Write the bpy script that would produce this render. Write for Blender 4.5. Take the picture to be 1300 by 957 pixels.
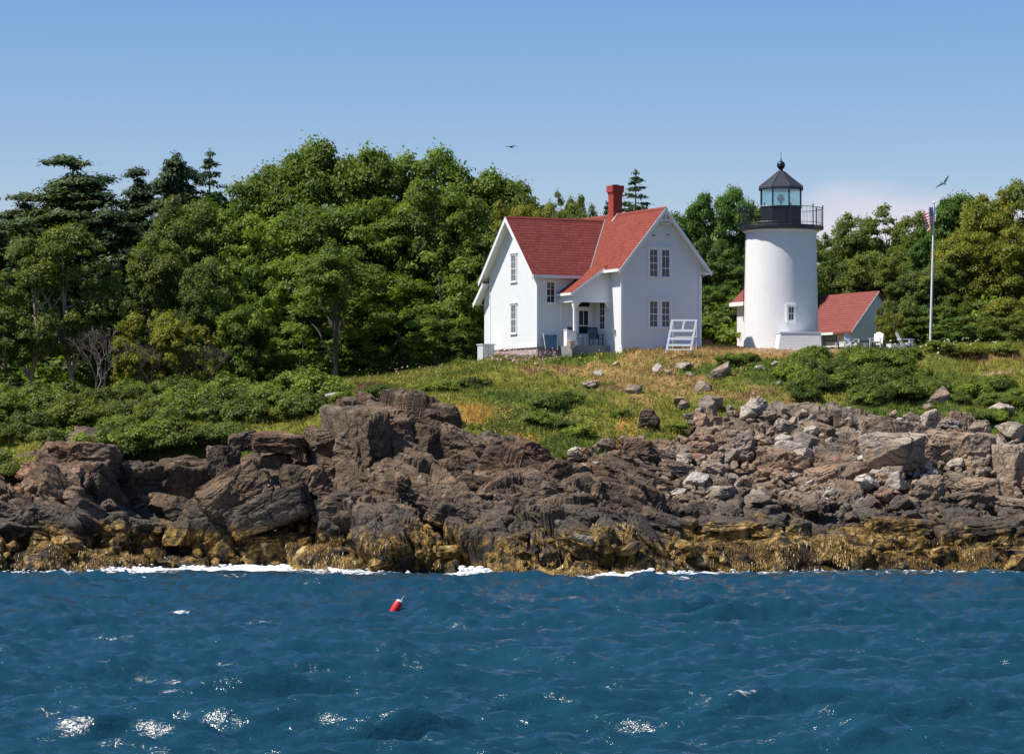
import bpy, bmesh, math, random
import numpy as np
from mathutils import Vector, Matrix, Euler, Quaternion
sc = bpy.context.scene
for o in list(bpy.data.objects): bpy.data.objects.remove(o)
R = math.radians
random.seed(7); RNG = np.random.default_rng(11)
# ------------------------------------------------------------------ camera
F = 3960.0; CX = 650.0; HY = 585.0; CZ = 5.0        # picture scale: focal length and horizon of the 1300 px wide photograph
cam = bpy.data.cameras.new('camera'); co = bpy.data.objects.new('camera', cam); sc.collection.objects.link(co)
co.location = (0, 0, CZ); co.rotation_euler = (R(90), 0, 0)
cam.sensor_width = 36; cam.sensor_fit = 'HORIZONTAL'; cam.lens = F / 1300 * 36
cam.shift_y = (HY - 478.5) / 1300; cam.clip_start = 1; cam.clip_end = 20000
sc.camera = co
# ------------------------------------------------------------------ light
SUN_EL = R(57); SUN_AZ = math.atan2(-0.965, -0.26)   # azimuth from +Y towards +X
sv = Vector((math.sin(SUN_AZ) * math.cos(SUN_EL), math.cos(SUN_AZ) * math.cos(SUN_EL), math.sin(SUN_EL)))
sl = bpy.data.lights.new('sun', 'SUN'); sl.energy = 5.0; sl.angle = R(0.53); sl.color = (1.0, 0.94, 0.84)
so = bpy.data.objects.new('sun', sl); sc.collection.objects.link(so)
so.rotation_euler = sv.to_track_quat('Z', 'Y').to_euler(); so.location = (0, 0, 80)
sc.view_settings.view_transform = 'Standard'; sc.view_settings.look = 'None'
sc.view_settings.exposure = 0.40; sc.view_settings.gamma = 1.0
# ------------------------------------------------------------------ node helper
class NT:
    def __init__(s, tree): s.t = tree; s.n = tree.nodes; s.l = tree.links; s.n.clear()
    def node(s, typ, **kw):
        n = s.n.new(typ)
        for k, v in kw.items():
            if k.startswith('_'): setattr(n, k[1:], v)
        return n
    def put(s, sock, v):
        if v is None: return
        if isinstance(v, bpy.types.NodeSocket): s.l.new(v, sock)
        elif isinstance(v, bpy.types.Node): s.l.new(v.outputs[0], sock)
        else:
            if sock.type == 'RGBA' and len(v) == 3: v = (*v, 1)
            sock.default_value = v
    def math(s, op, a, b=None, c=None, clamp=False):
        n = s.n.new('ShaderNodeMath'); n.operation = op; n.use_clamp = clamp
        for i, v in enumerate((a, b, c)): s.put(n.inputs[i], v)
        return n.outputs[0]
    def mix(s, f, a, b, mode='MIX'):
        n = s.n.new('ShaderNodeMix'); n.data_type = 'RGBA'; n.blend_type = mode; n.clamp_factor = True
        s.put(n.inputs[0], f); s.put(n.inputs[6], a); s.put(n.inputs[7], b); return n.outputs[2]
    def ramp(s, f, stops, interp='LINEAR'):
        n = s.n.new('ShaderNodeValToRGB'); n.color_ramp.interpolation = interp
        e = n.color_ramp.elements
        while len(e) < len(stops): e.new(0.5)
        for i, (p, c) in enumerate(stops):
            e[i].position = p; e[i].color = (c, c, c, 1) if not hasattr(c, '__len__') else (*c, 1)
        s.put(n.inputs[0], f); return n.outputs[0]
    def noise(s, vec, scale, detail=4, rough=0.55, dist=0.0):
        n = s.n.new('ShaderNodeTexNoise'); s.put(n.inputs['Vector'], vec)
        n.inputs['Scale'].default_value = scale; n.inputs['Detail'].default_value = detail
        n.inputs['Roughness'].default_value = rough; n.inputs['Distortion'].default_value = dist; return n.outputs['Fac']
    def vor(s, vec, scale, feat='F1', rnd=1.0):
        n = s.n.new('ShaderNodeTexVoronoi'); n.feature = feat; s.put(n.inputs['Vector'], vec)
        n.inputs['Scale'].default_value = scale; n.inputs['Randomness'].default_value = rnd; return n
    def mapv(s, vec, scale=(1, 1, 1), rot=(0, 0, 0), loc=(0, 0, 0)):
        n = s.n.new('ShaderNodeMapping'); s.put(n.inputs[0], vec); n.inputs['Scale'].default_value = scale
        n.inputs['Rotation'].default_value = rot; n.inputs['Location'].default_value = loc; return n.outputs[0]
    def smooth(s, v, a, b):
        n = s.n.new('ShaderNodeMapRange'); n.interpolation_type = 'SMOOTHSTEP'
        s.put(n.inputs[0], v); n.inputs[1].default_value = a; n.inputs[2].default_value = b; return n.outputs[0]
    def bump(s, h, dist, strength=1.0, normal=None):
        n = s.n.new('ShaderNodeBump'); s.put(n.inputs['Height'], h); n.inputs['Distance'].default_value = dist
        n.inputs['Strength'].default_value = strength
        if normal is not None: s.put(n.inputs['Normal'], normal)
        return n.outputs[0]
# ------------------------------------------------------------------ world
w = bpy.data.worlds.new('World'); sc.world = w; w.use_nodes = True
T = NT(w.node_tree)
sky = T.node('ShaderNodeTexSky', _sky_type='NISHITA', _sun_disc=False)
sky.sun_elevation = SUN_EL; sky.sun_rotation = SUN_AZ
sky.altitude = 0; sky.air_density = 1.0; sky.dust_density = 0.4; sky.ozone_density = 2.0
tc = T.node('ShaderNodeTexCoord'); D = tc.outputs['Generated']
sep = T.node('ShaderNodeSeparateXYZ'); T.put(sep.inputs[0], D)
nz = T.noise(T.mapv(D, (9, 9, 34), loc=(0.6, 0.2, 0.0)), 1.0, 6, 0.55, 0.5)
azr = T.math('DIVIDE', sep.outputs[0], T.math('MAXIMUM', T.math('ABSOLUTE', sep.outputs[1]), 0.02))
bank = T.math('MULTIPLY', T.smooth(azr, 0.03, 0.12), 0.050)
edge = T.math('ADD', bank, T.math('MULTIPLY', T.math('SUBTRACT', nz, 0.5), 0.045))
cl = T.math('MULTIPLY', T.smooth(T.math('SUBTRACT', edge, T.math('SUBTRACT', sep.outputs[2], 0.036)), -0.008, 0.018), T.smooth(azr, 0.02, 0.09))
deep = T.ramp(sep.outputs[2], [(0.0, (1.20, 0.97, 0.99)), (0.05, (1.10, 0.95, 1.02)), (0.10, (0.74, 0.83, 1.02)), (0.17, (0.52, 0.72, 1.0))])
tinted = T.mix(1.0, sky.outputs[0], deep, 'MULTIPLY')
col = T.mix(T.math('MULTIPLY', cl, 0.85), tinted, (6.6, 6.2, 7.0))
bg = T.node('ShaderNodeBackground'); T.put(bg.inputs[0], col); bg.inputs[1].default_value = 0.092
wo = T.node('ShaderNodeOutputWorld'); T.l.new(bg.outputs[0], wo.inputs[0])

# ------------------------------------------------------------------ numpy noise
def _h(ix, iy, iz, seed):
    h = (ix.astype(np.int64) * 374761393 + iy.astype(np.int64) * 668265263 + iz.astype(np.int64) * 2147483647 + seed * 1274126177) & 0xFFFFFFFF
    h = ((h ^ (h >> 13)) * 1274126177) & 0xFFFFFFFF
    h = ((h ^ (h >> 16)) * 2246822519) & 0xFFFFFFFF
    return ((h ^ (h >> 15)) & 0xFFFFFF) / float(0xFFFFFF)
def vnoise(p, seed=0):
    p = np.asarray(p, float); i = np.floor(p).astype(int); f = p - i; f = f * f * (3 - 2 * f)
    if p.shape[-1] == 2:
        z = np.zeros_like(i[..., 0])
        g = lambda a, b: _h(i[..., 0] + a, i[..., 1] + b, z, seed)
        return (g(0, 0) * (1 - f[..., 0]) + g(1, 0) * f[..., 0]) * (1 - f[..., 1]) + (g(0, 1) * (1 - f[..., 0]) + g(1, 1) * f[..., 0]) * f[..., 1]
    g = lambda a, b, c: _h(i[..., 0] + a, i[..., 1] + b, i[..., 2] + c, seed)
    fx, fy, fz = f[..., 0], f[..., 1], f[..., 2]
    a = (g(0, 0, 0) * (1 - fx) + g(1, 0, 0) * fx) * (1 - fy) + (g(0, 1, 0) * (1 - fx) + g(1, 1, 0) * fx) * fy
    b = (g(0, 0, 1) * (1 - fx) + g(1, 0, 1) * fx) * (1 - fy) + (g(0, 1, 1) * (1 - fx) + g(1, 1, 1) * fx) * fy
    return a * (1 - fz) + b * fz
def fbm(p, oct=4, seed=0):
    p = np.asarray(p, float); s = 0; a = 0.5; t = 0
    for k in range(oct):
        s = s + a * vnoise(p * 2 ** k + 17.3 * k, seed + k); t += a; a *= 0.5
    return s / t
def cellplanes(p, seed, tilt=0.5):
    """fractured-rock relief: each 3-D cell gets its own level and tilt; returns level and distance to the cell border"""
    i = np.floor(p).astype(int)
    d1 = np.full(len(p), 9e9); d2 = np.full(len(p), 9e9); lev = np.zeros(len(p))
    for a in (-1, 0, 1):
        for b in (-1, 0, 1):
            for c in (-1, 0, 1):
                j = i + (a, b, c); J = [j[:, k] for k in range(3)]
                q = j + np.stack([_h(*J, seed), _h(*J, seed + 1), _h(*J, seed + 2)], 1)
                dv = p - q; d = (dv ** 2).sum(1)
                l = _h(*J, seed + 3) - 0.5 + tilt * (dv[:, 0] * (_h(*J, seed + 4) - 0.5) + dv[:, 1] * (_h(*J, seed + 5) - 0.5) + dv[:, 2] * (_h(*J, seed + 6) - 0.5)) * 2
                n1 = d < d1
                d2 = np.where(n1, d1, np.minimum(d2, d)); lev = np.where(n1, l, lev); d1 = np.where(n1, d, d1)
    return lev, np.sqrt(d2) - np.sqrt(d1)
def sstep(a, b, x):
    t = np.clip((x - a) / (b - a), 0, 1); return t * t * (3 - 2 * t)

# ------------------------------------------------------------------ objects
COL = sc.collection
def mesh_np(name, V, faces, mat=None, smooth=False, attrs=None):
    """faces: (n,3) or (n,4) index array"""
    V = np.ascontiguousarray(V, dtype=np.float32); Fc = np.ascontiguousarray(faces, dtype=np.int32)
    me = bpy.data.meshes.new(name); n, k = Fc.shape
    me.vertices.add(len(V)); me.vertices.foreach_set('co', V.ravel())
    me.loops.add(n * k); me.loops.foreach_set('vertex_index', Fc.ravel())
    me.polygons.add(n); me.polygons.foreach_set('loop_start', np.arange(0, n * k, k, dtype=np.int32))
    me.polygons.foreach_set('use_smooth', np.full(n, smooth, dtype=bool))
    for an, (dom, typ, arr) in (attrs or {}).items():
        at = me.attributes.new(an, typ, dom)
        at.data.foreach_set('color' if typ == 'FLOAT_COLOR' else 'value', np.ascontiguousarray(arr, dtype=np.float32).ravel())
    me.update(calc_edges=True)
    if mat: me.materials.append(mat)
    return me
def ob(name, me, parent=None, loc=None, rot=None, scale=None):
    o = bpy.data.objects.new(name, me); COL.objects.link(o)
    if parent: o.parent = parent
    if loc is not None: o.location = loc
    if rot is not None: o.rotation_euler = rot
    if scale is not None: o.scale = scale
    return o
def tag(o, label, cat=None, group=None):
    o['label'] = label
    if cat: o['category'] = cat
    if group: o['group'] = group
    return o
def empty(name, label, cat, loc, rotz=0, group=None):
    o = bpy.data.objects.new(name, None); COL.objects.link(o); o.location = loc; o.rotation_euler = (0, 0, rotz)
    o.empty_display_size = 0.2
    return tag(o, label, cat, group)
def copy_tree(o, parent=None):
    c = o.copy(); COL.objects.link(c)
    if parent: c.parent = parent
    for ch in list(o.children): copy_tree(ch, c)
    return c
class MB:
    """collects small solids and links them as one mesh object"""
    def __init__(s): s.v = []; s.f = []; s.chunks = []
    def add(s, vs, fs, M=None):
        n = len(s.v)
        for v in vs: s.v.append(tuple(M @ Vector(v)) if M is not None else tuple(v))
        for f in fs: s.f.append([n + i for i in f])
        if vs: s.chunks.append(len(s.v))
        return s
    def box(s, x0, x1, y0, y1, z0, z1, M=None):
        return s.add([(x0, y0, z0), (x1, y0, z0), (x1, y1, z0), (x0, y1, z0), (x0, y0, z1), (x1, y0, z1), (x1, y1, z1), (x0, y1, z1)],
                     [(0, 3, 2, 1), (4, 5, 6, 7), (0, 1, 5, 4), (1, 2, 6, 5), (2, 3, 7, 6), (3, 0, 4, 7)], M)
    def prism(s, pts, axis, a, b, M=None):
        """polygon pts (2-D) extruded along axis ('x','y','z') from a to b"""
        mk = {'x': lambda p, t: (t, p[0], p[1]), 'y': lambda p, t: (p[0], t, p[1]), 'z': lambda p, t: (p[0], p[1], t)}[axis]
        n = len(pts); vs = [mk(p, a) for p in pts] + [mk(p, b) for p in pts]
        fs = [tuple(range(n)), tuple(range(2 * n - 1, n - 1, -1))] + [(i, (i + 1) % n + 0, (i + 1) % n + n, i + n) for i in range(n)]
        return s.add(vs, fs, M)
    def tube(s, pts, rad, seg=8, M=None, cap=True):
        pts = [Vector(p) for p in pts]; rad = rad if hasattr(rad, '__len__') else [rad] * len(pts)
        vs = []; fs = []
        for i, p in enumerate(pts):
            d = (pts[min(i + 1, len(pts) - 1)] - pts[max(i - 1, 0)]).normalized()
            u = d.cross(Vector((0, 0, 1)) if abs(d.z) < 0.95 else Vector((1, 0, 0))).normalized(); q = d.cross(u)
            for k in range(seg):
                a = 2 * math.pi * k / seg; vs.append(p + (u * math.cos(a) + q * math.sin(a)) * rad[i])
        for i in range(len(pts) - 1):
            for k in range(seg):
                a = i * seg + k; b = i * seg + (k + 1) % seg; fs.append((a, b, b + seg, a + seg))
        if cap: fs.append(tuple(range(seg - 1, -1, -1))); fs.append(tuple((len(pts) - 1) * seg + k for k in range(seg)))
        return s.add(vs, fs, M)
    def lathe(s, prof, seg=32, a0=0.0, M=None):
        """prof: (radius, z) pairs from bottom to top"""
        vs = []; fs = []; n = len(prof)
        for r, z in prof:
            for k in range(seg):
                a = a0 + 2 * math.pi * k / seg; vs.append((r * math.cos(a), r * math.sin(a), z))
        for i in range(n - 1):
            for k in range(seg):
                a = i * seg + k; b = i * seg + (k + 1) % seg; fs.append((a, b, b + seg, a + seg))
        fs.append(tuple(range(seg - 1, -1, -1))); fs.append(tuple((n - 1) * seg + k for k in range(seg)))
        return s.add(vs, fs, M)
    def build(s, name, mat, parent=None, smooth=False, bevel=0, loc=None, rot=None, recalc=True):
        me = bpy.data.meshes.new(name); me.from_pydata([tuple(v) for v in s.v], [], s.f)
        if recalc or bevel:
            bm = bmesh.new(); bm.from_mesh(me); bmesh.ops.recalc_face_normals(bm, faces=bm.faces)
            if bevel:
                es = [e for e in bm.edges if len(e.link_faces) == 2 and e.calc_face_angle(0) > 0.6]
                bmesh.ops.bevel(bm, geom=es, offset=bevel, segments=1, affect='EDGES', clamp_overlap=True)
            bm.to_mesh(me); bm.free()
        me.materials.append(mat)
        if smooth:
            me.polygons.foreach_set('use_smooth', [True] * len(me.polygons))
            try: me.set_sharp_from_angle(angle=R(35))
            except Exception: pass
        return ob(name, me, parent, loc, rot)

# ------------------------------------------------------------------ materials
def newmat(name):
    m = bpy.data.materials.new(name); m.use_nodes = True; t = NT(m.node_tree)
    out = t.node('ShaderNodeOutputMaterial'); t.out = out; return m, t
def princ(t, **kw):
    p = t.node('ShaderNodeBsdfPrincipled')
    for k, v in kw.items():
        k = {'base': 'Base Color', 'rough': 'Roughness', 'metal': 'Metallic', 'spec': 'Specular IOR Level', 'normal': 'Normal', 'ior': 'IOR', 'trans': 'Transmission Weight', 'coat': 'Coat Weight'}[k]
        t.put(p.inputs[k], v)
    t.l.new(p.outputs[0], t.out.inputs[0]); return p
def simple(name, c, rough=0.6, var=0.12, scale=6.0, bump=0.0, metal=0.0, bscale=40, spec=0.5):
    m, t = newmat(name); g = t.node('ShaderNodeTexCoord').outputs['Object']
    n = t.noise(g, scale, 5, 0.6)
    base = t.mix(n, tuple(x * (1 - var) for x in c), tuple(min(1, x * (1 + var)) for x in c))
    kw = dict(base=base, rough=rough, metal=metal, spec=spec)
    if bump: kw['normal'] = t.bump(t.noise(g, bscale, 3), bump)
    princ(t, **kw); return m

def clapboard_mat(name, c, pitch=0.12):
    m, t = newmat(name); g = t.node('ShaderNodeTexCoord').outputs['Object']
    s = t.node('ShaderNodeSeparateXYZ'); t.put(s.inputs[0], g)
    saw = t.math('FRACT', t.math('DIVIDE', s.outputs[2], pitch))
    row = t.math('FLOOR', t.math('DIVIDE', s.outputs[2], pitch))
    cb = t.node('ShaderNodeCombineXYZ'); t.put(cb.inputs[2], row)
    tone = t.noise(t.mapv(cb.outputs[0], (1, 1, 13.7)), 1.0, 1)
    wear = t.noise(t.mapv(g, (1.2, 1.2, 3)), 1.6, 6, 0.65)
    base = t.mix(t.smooth(wear, 0.5, 0.72), c, tuple(x * k for x, k in zip(c, (0.95, 0.945, 0.93))))
    base = t.mix(t.math('MULTIPLY', tone, 0.05), base, (0.55, 0.56, 0.58))
    crack = t.smooth(saw, 0.0, 0.1)
    base = t.mix(crack, tuple(x * 0.86 for x in c), base)
    princ(t, base=base, rough=0.55, normal=t.bump(t.math('SUBTRACT', 1.0, saw), 0.009, 0.6)); return m
def shingle_mat(name, c, cdark, axis, course=0.16, width=0.3):
    """courses run along the slope: height from object z; axis = 0 / 1 for the horizontal direction"""
    m, t = newmat(name); g = t.node('ShaderNodeTexCoord').outputs['Object']
    s = t.node('ShaderNodeSeparateXYZ'); t.put(s.inputs[0], g)
    u = s.outputs[axis]; z = t.math('DIVIDE', s.outputs[2], course)
    row = t.math('FLOOR', z); saw = t.math('FRACT', z)
    jit = t.math('MULTIPLY', t.math('FRACT', t.math('MULTIPLY', row, 0.618)), 1.0)
    uu = t.math('ADD', t.math('DIVIDE', u, width), jit); colm = t.math('FLOOR', uu); cu = t.math('FRACT', uu)
    cb = t.node('ShaderNodeCombineXYZ'); t.put(cb.inputs[0], colm); t.put(cb.inputs[1], row)
    wn = t.node('ShaderNodeTexWhiteNoise', _noise_dimensions='2D'); t.put(wn.inputs[0], cb.outputs[0])
    big = t.noise(t.mapv(g, (1, 1, 0.5)), 0.9, 5, 0.6)
    base = t.mix(t.math('ADD', t.math('MULTIPLY', wn.outputs[0], 0.55), t.math('MULTIPLY', big, 0.5)), cdark, c)
    gap = t.math('MULTIPLY', t.smooth(saw, 0.0, 0.16), t.smooth(cu, 0.0, 0.06))
    base = t.mix(gap, tuple(x * 0.35 for x in cdark), base)
    h = t.math('ADD', t.math('SUBTRACT', 1.0, saw), t.math('MULTIPLY', t.noise(g, 60, 2), 0.25))
    princ(t, base=base, rough=0.85, spec=0.25, normal=t.bump(t.math('MULTIPLY', h, gap), 0.02, 0.8)); return m

M = {}
M['clap'] = clapboard_mat('white_clapboard', (0.74, 0.745, 0.755))
M['white'] = simple('white_paint', (0.80, 0.80, 0.80), 0.45, 0.05)
M['cream'] = simple('porch_paint', (0.74, 0.72, 0.66), 0.5, 0.06)
M['roof_x'] = shingle_mat('red_shingles', (0.220, 0.045, 0.035), (0.115, 0.024, 0.021), 0)
M['roof_y'] = shingle_mat('red_shingles_sunlit', (0.265, 0.058, 0.037), (0.165, 0.036, 0.025), 1)  # lighter copy of the shingles: stronger sun on these slopes put into the colour
M['roof_b'] = shingle_mat('faded_red_shingles', (0.26, 0.075, 0.064), (0.19, 0.052, 0.047), 1)
M['chim'] = None
M['iron'] = simple('black_iron', (0.014, 0.016, 0.022), 0.38, 0.3, 5)
M['iron_roof'] = simple('lantern_roof_paint', (0.035, 0.038, 0.048), 0.42, 0.3, 3)
M['glass'] = simple('dark_window_glass', (0.012, 0.018, 0.026), 0.06, 0.3, 2)
M['sky_glass'] = simple('sky_toned_glass', (0.16, 0.18, 0.20), 0.12, 0.5, 1.5)  # sky reflection on the panes put into the glass colour
M['dark'] = simple('dark_interior', (0.02, 0.02, 0.022), 0.7)
M['muntin'] = simple('window_bars', (0.72, 0.73, 0.74), 0.5, 0.05)
M['stone'] = simple('foundation_stone', (0.42, 0.34, 0.31), 0.9, 0.35, 5, 0.02, bscale=12)
M['deck'] = simple('porch_deck', (0.22, 0.22, 0.23), 0.7)
M['bluechair'] = simple('dark_blue_chair_paint', (0.03, 0.06, 0.085), 0.5, 0.2)
M['bluecloth'] = simple('blue_board_paint', (0.035, 0.09, 0.17), 0.6, 0.3)
M['greenchair'] = simple('dark_green_chair_paint', (0.02, 0.045, 0.035), 0.5, 0.2)
M['lawnwhite'] = simple('weathered_white_paint', (0.72, 0.72, 0.74), 0.6, 0.12, 9)
M['redmetal'] = simple('dull_red_paint', (0.16, 0.02, 0.02), 0.6, 0.3)
M['buoy'] = simple('buoy_red', (0.75, 0.025, 0.02), 0.35, 0.15, 8)
M['weatherwood'] = simple('weathered_wood', (0.42, 0.40, 0.37), 0.8, 0.2)
M['gullwhite'] = simple('gull_white', (0.75, 0.75, 0.76), 0.8)
M['gullgrey'] = simple('gull_grey', (0.26, 0.28, 0.30), 0.8)
M['birdblack'] = simple('bird_black', (0.015, 0.014, 0.014), 0.8)
M['galv'] = simple('grey_white_metal', (0.60, 0.62, 0.64), 0.4, 0.1)
def brickpaint():
    m, t = newmat('red_painted_brick'); g = t.node('ShaderNodeTexCoord').outputs['Object']
    s = t.node('ShaderNodeSeparateXYZ'); t.put(s.inputs[0], g)
    cb = t.node('ShaderNodeCombineXYZ'); t.put(cb.inputs[0], t.math('ADD', s.outputs[0], s.outputs[1])); t.put(cb.inputs[1], s.outputs[2])
    b = t.node('ShaderNodeTexBrick'); t.put(b.inputs['Vector'], cb.outputs[0]); b.inputs['Scale'].default_value = 1
    b.inputs['Brick Width'].default_value = 0.21; b.inputs['Row Height'].default_value = 0.075; b.inputs['Mortar Size'].default_value = 0.008
    b.inputs['Color1'].default_value = (0.42, 0.058, 0.030, 1); b.inputs['Color2'].default_value = (0.34, 0.045, 0.024, 1); b.inputs['Mortar'].default_value = (0.22, 0.03, 0.02, 1)
    princ(t, base=b.outputs[0], rough=0.7, normal=t.bump(t.math('SUBTRACT', 1.0, b.outputs['Fac']), 0.01)); return m
M['chim'] = brickpaint()
def tower_mat():
    m, t = newmat('whitewashed_tower_brick'); g = t.node('ShaderNodeTexCoord').outputs['Object']
    s = t.node('ShaderNodeSeparateXYZ'); t.put(s.inputs[0], g)
    ang = t.math('MULTIPLY', t.math('ARCTAN2', s.outputs[1], s.outputs[0]), 2.1)
    cb = t.node('ShaderNodeCombineXYZ'); t.put(cb.inputs[0], ang); t.put(cb.inputs[1], s.outputs[2])
    b = t.node('ShaderNodeTexBrick'); t.put(b.inputs['Vector'], cb.outputs[0]); b.inputs['Scale'].default_value = 1
    b.inputs['Brick Width'].default_value = 0.22; b.inputs['Row Height'].default_value = 0.085; b.inputs['Mortar Size'].default_value = 0.012
    b.inputs['Color1'].default_value = (1, 1, 1, 1); b.inputs['Color2'].default_value = (0.8, 0.8, 0.8, 1); b.inputs['Mortar'].default_value = (0, 0, 0, 1)
    st = t.noise(t.mapv(g, (2, 2, 1.0)), 1.2, 6, 0.65); n2 = t.noise(g, 9, 4)
    base = t.mix(t.smooth(st, 0.5, 0.75), (0.80, 0.80, 0.80), (0.75, 0.745, 0.73))
    base = t.mix(t.math('MULTIPLY', t.smooth(n2, 0.55, 0.8), 0.15), base, (0.62, 0.60, 0.56))
    h = t.math('ADD', b.outputs[0], t.math('MULTIPLY', n2, 1.2))
    princ(t, base=base, rough=0.6, normal=t.bump(h, 0.012, 0.7)); return m
M['tower'] = tower_mat()
def glass_clear():
    m, t = newmat('lantern_glass')
    gl = t.node('ShaderNodeBsdfGlossy'); gl.inputs['Roughness'].default_value = 0.02; gl.inputs[0].default_value = (0.9, 0.95, 1, 1)
    tr = t.node('ShaderNodeBsdfTransparent'); tr.inputs[0].default_value = (0.74, 0.86, 0.87, 1)
    mx = t.node('ShaderNodeMixShader'); mx.inputs[0].default_value = 0.16
    t.l.new(tr.outputs[0], mx.inputs[1]); t.l.new(gl.outputs[0], mx.inputs[2]); t.l.new(mx.outputs[0], t.out.inputs[0]); return m
M['clear'] = glass_clear()

def leaf_mat(name, dark, light, trans=0.3, huevar=None, rough=0.55):
    m, t = newmat(name)
    at = t.node('ShaderNodeAttribute', _attribute_name='tone'); oi = t.node('ShaderNodeObjectInfo')
    c = t.mix(at.outputs['Fac'], dark, light)
    if huevar: c = t.mix(t.math('MULTIPLY', t.smooth(at.outputs['Fac'], 0.75, 1.0), 0.8), c, huevar)
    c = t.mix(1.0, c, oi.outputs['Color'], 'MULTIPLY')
    p = t.node('ShaderNodeBsdfPrincipled'); t.put(p.inputs['Base Color'], c); p.inputs['Roughness'].default_value = rough; p.inputs['Specular IOR Level'].default_value = 0.35
    tr = t.node('ShaderNodeBsdfTranslucent'); t.put(tr.inputs[0], t.mix(1.0, c, (1.25, 1.35, 0.6), 'MULTIPLY'))
    mx = t.node('ShaderNodeMixShader'); mx.inputs[0].default_value = trans
    t.l.new(p.outputs[0], mx.inputs[1]); t.l.new(tr.outputs[0], mx.inputs[2]); t.l.new(mx.outputs[0], t.out.inputs[0]); return m
M['leaf'] = leaf_mat('broad_leaves', (0.062, 0.110, 0.015), (0.255, 0.335, 0.045), 0.45)
M['olive'] = leaf_mat('olive_leaves', (0.070, 0.100, 0.017), (0.25, 0.285, 0.048), 0.42)
M['needle'] = leaf_mat('needles', (0.036, 0.066, 0.022), (0.125, 0.170, 0.046), 0.25)
M['shrub'] = leaf_mat('shrub_leaves', (0.060, 0.096, 0.013), (0.25, 0.30, 0.042), 0.36)
M['bark'] = simple('bark', (0.085, 0.070, 0.057), 0.9, 0.4, 4, 0.03, bscale=15)
M['palebark'] = simple('pale_bark', (0.34, 0.27, 0.22), 0.9, 0.4, 3, 0.02, bscale=12)
M['twig'] = simple('bare_twigs', (0.17, 0.13, 0.12), 0.9, 0.3, 4)
def blade_mat():
    m, t = newmat('grass_blades'); at = t.node('ShaderNodeAttribute', _attribute_name='tint')
    p = t.node('ShaderNodeBsdfPrincipled'); t.put(p.inputs['Base Color'], at.outputs['Color']); p.inputs['Roughness'].default_value = 0.6; p.inputs['Specular IOR Level'].default_value = 0.25
    tr = t.node('ShaderNodeBsdfTranslucent'); t.put(tr.inputs[0], at.outputs['Color'])
    mx = t.node('ShaderNodeMixShader'); mx.inputs[0].default_value = 0.25
    t.l.new(p.outputs[0], mx.inputs[1]); t.l.new(tr.outputs[0], mx.inputs[2]); t.l.new(mx.outputs[0], t.out.inputs[0]); return m
M['blade'] = blade_mat()

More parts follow.
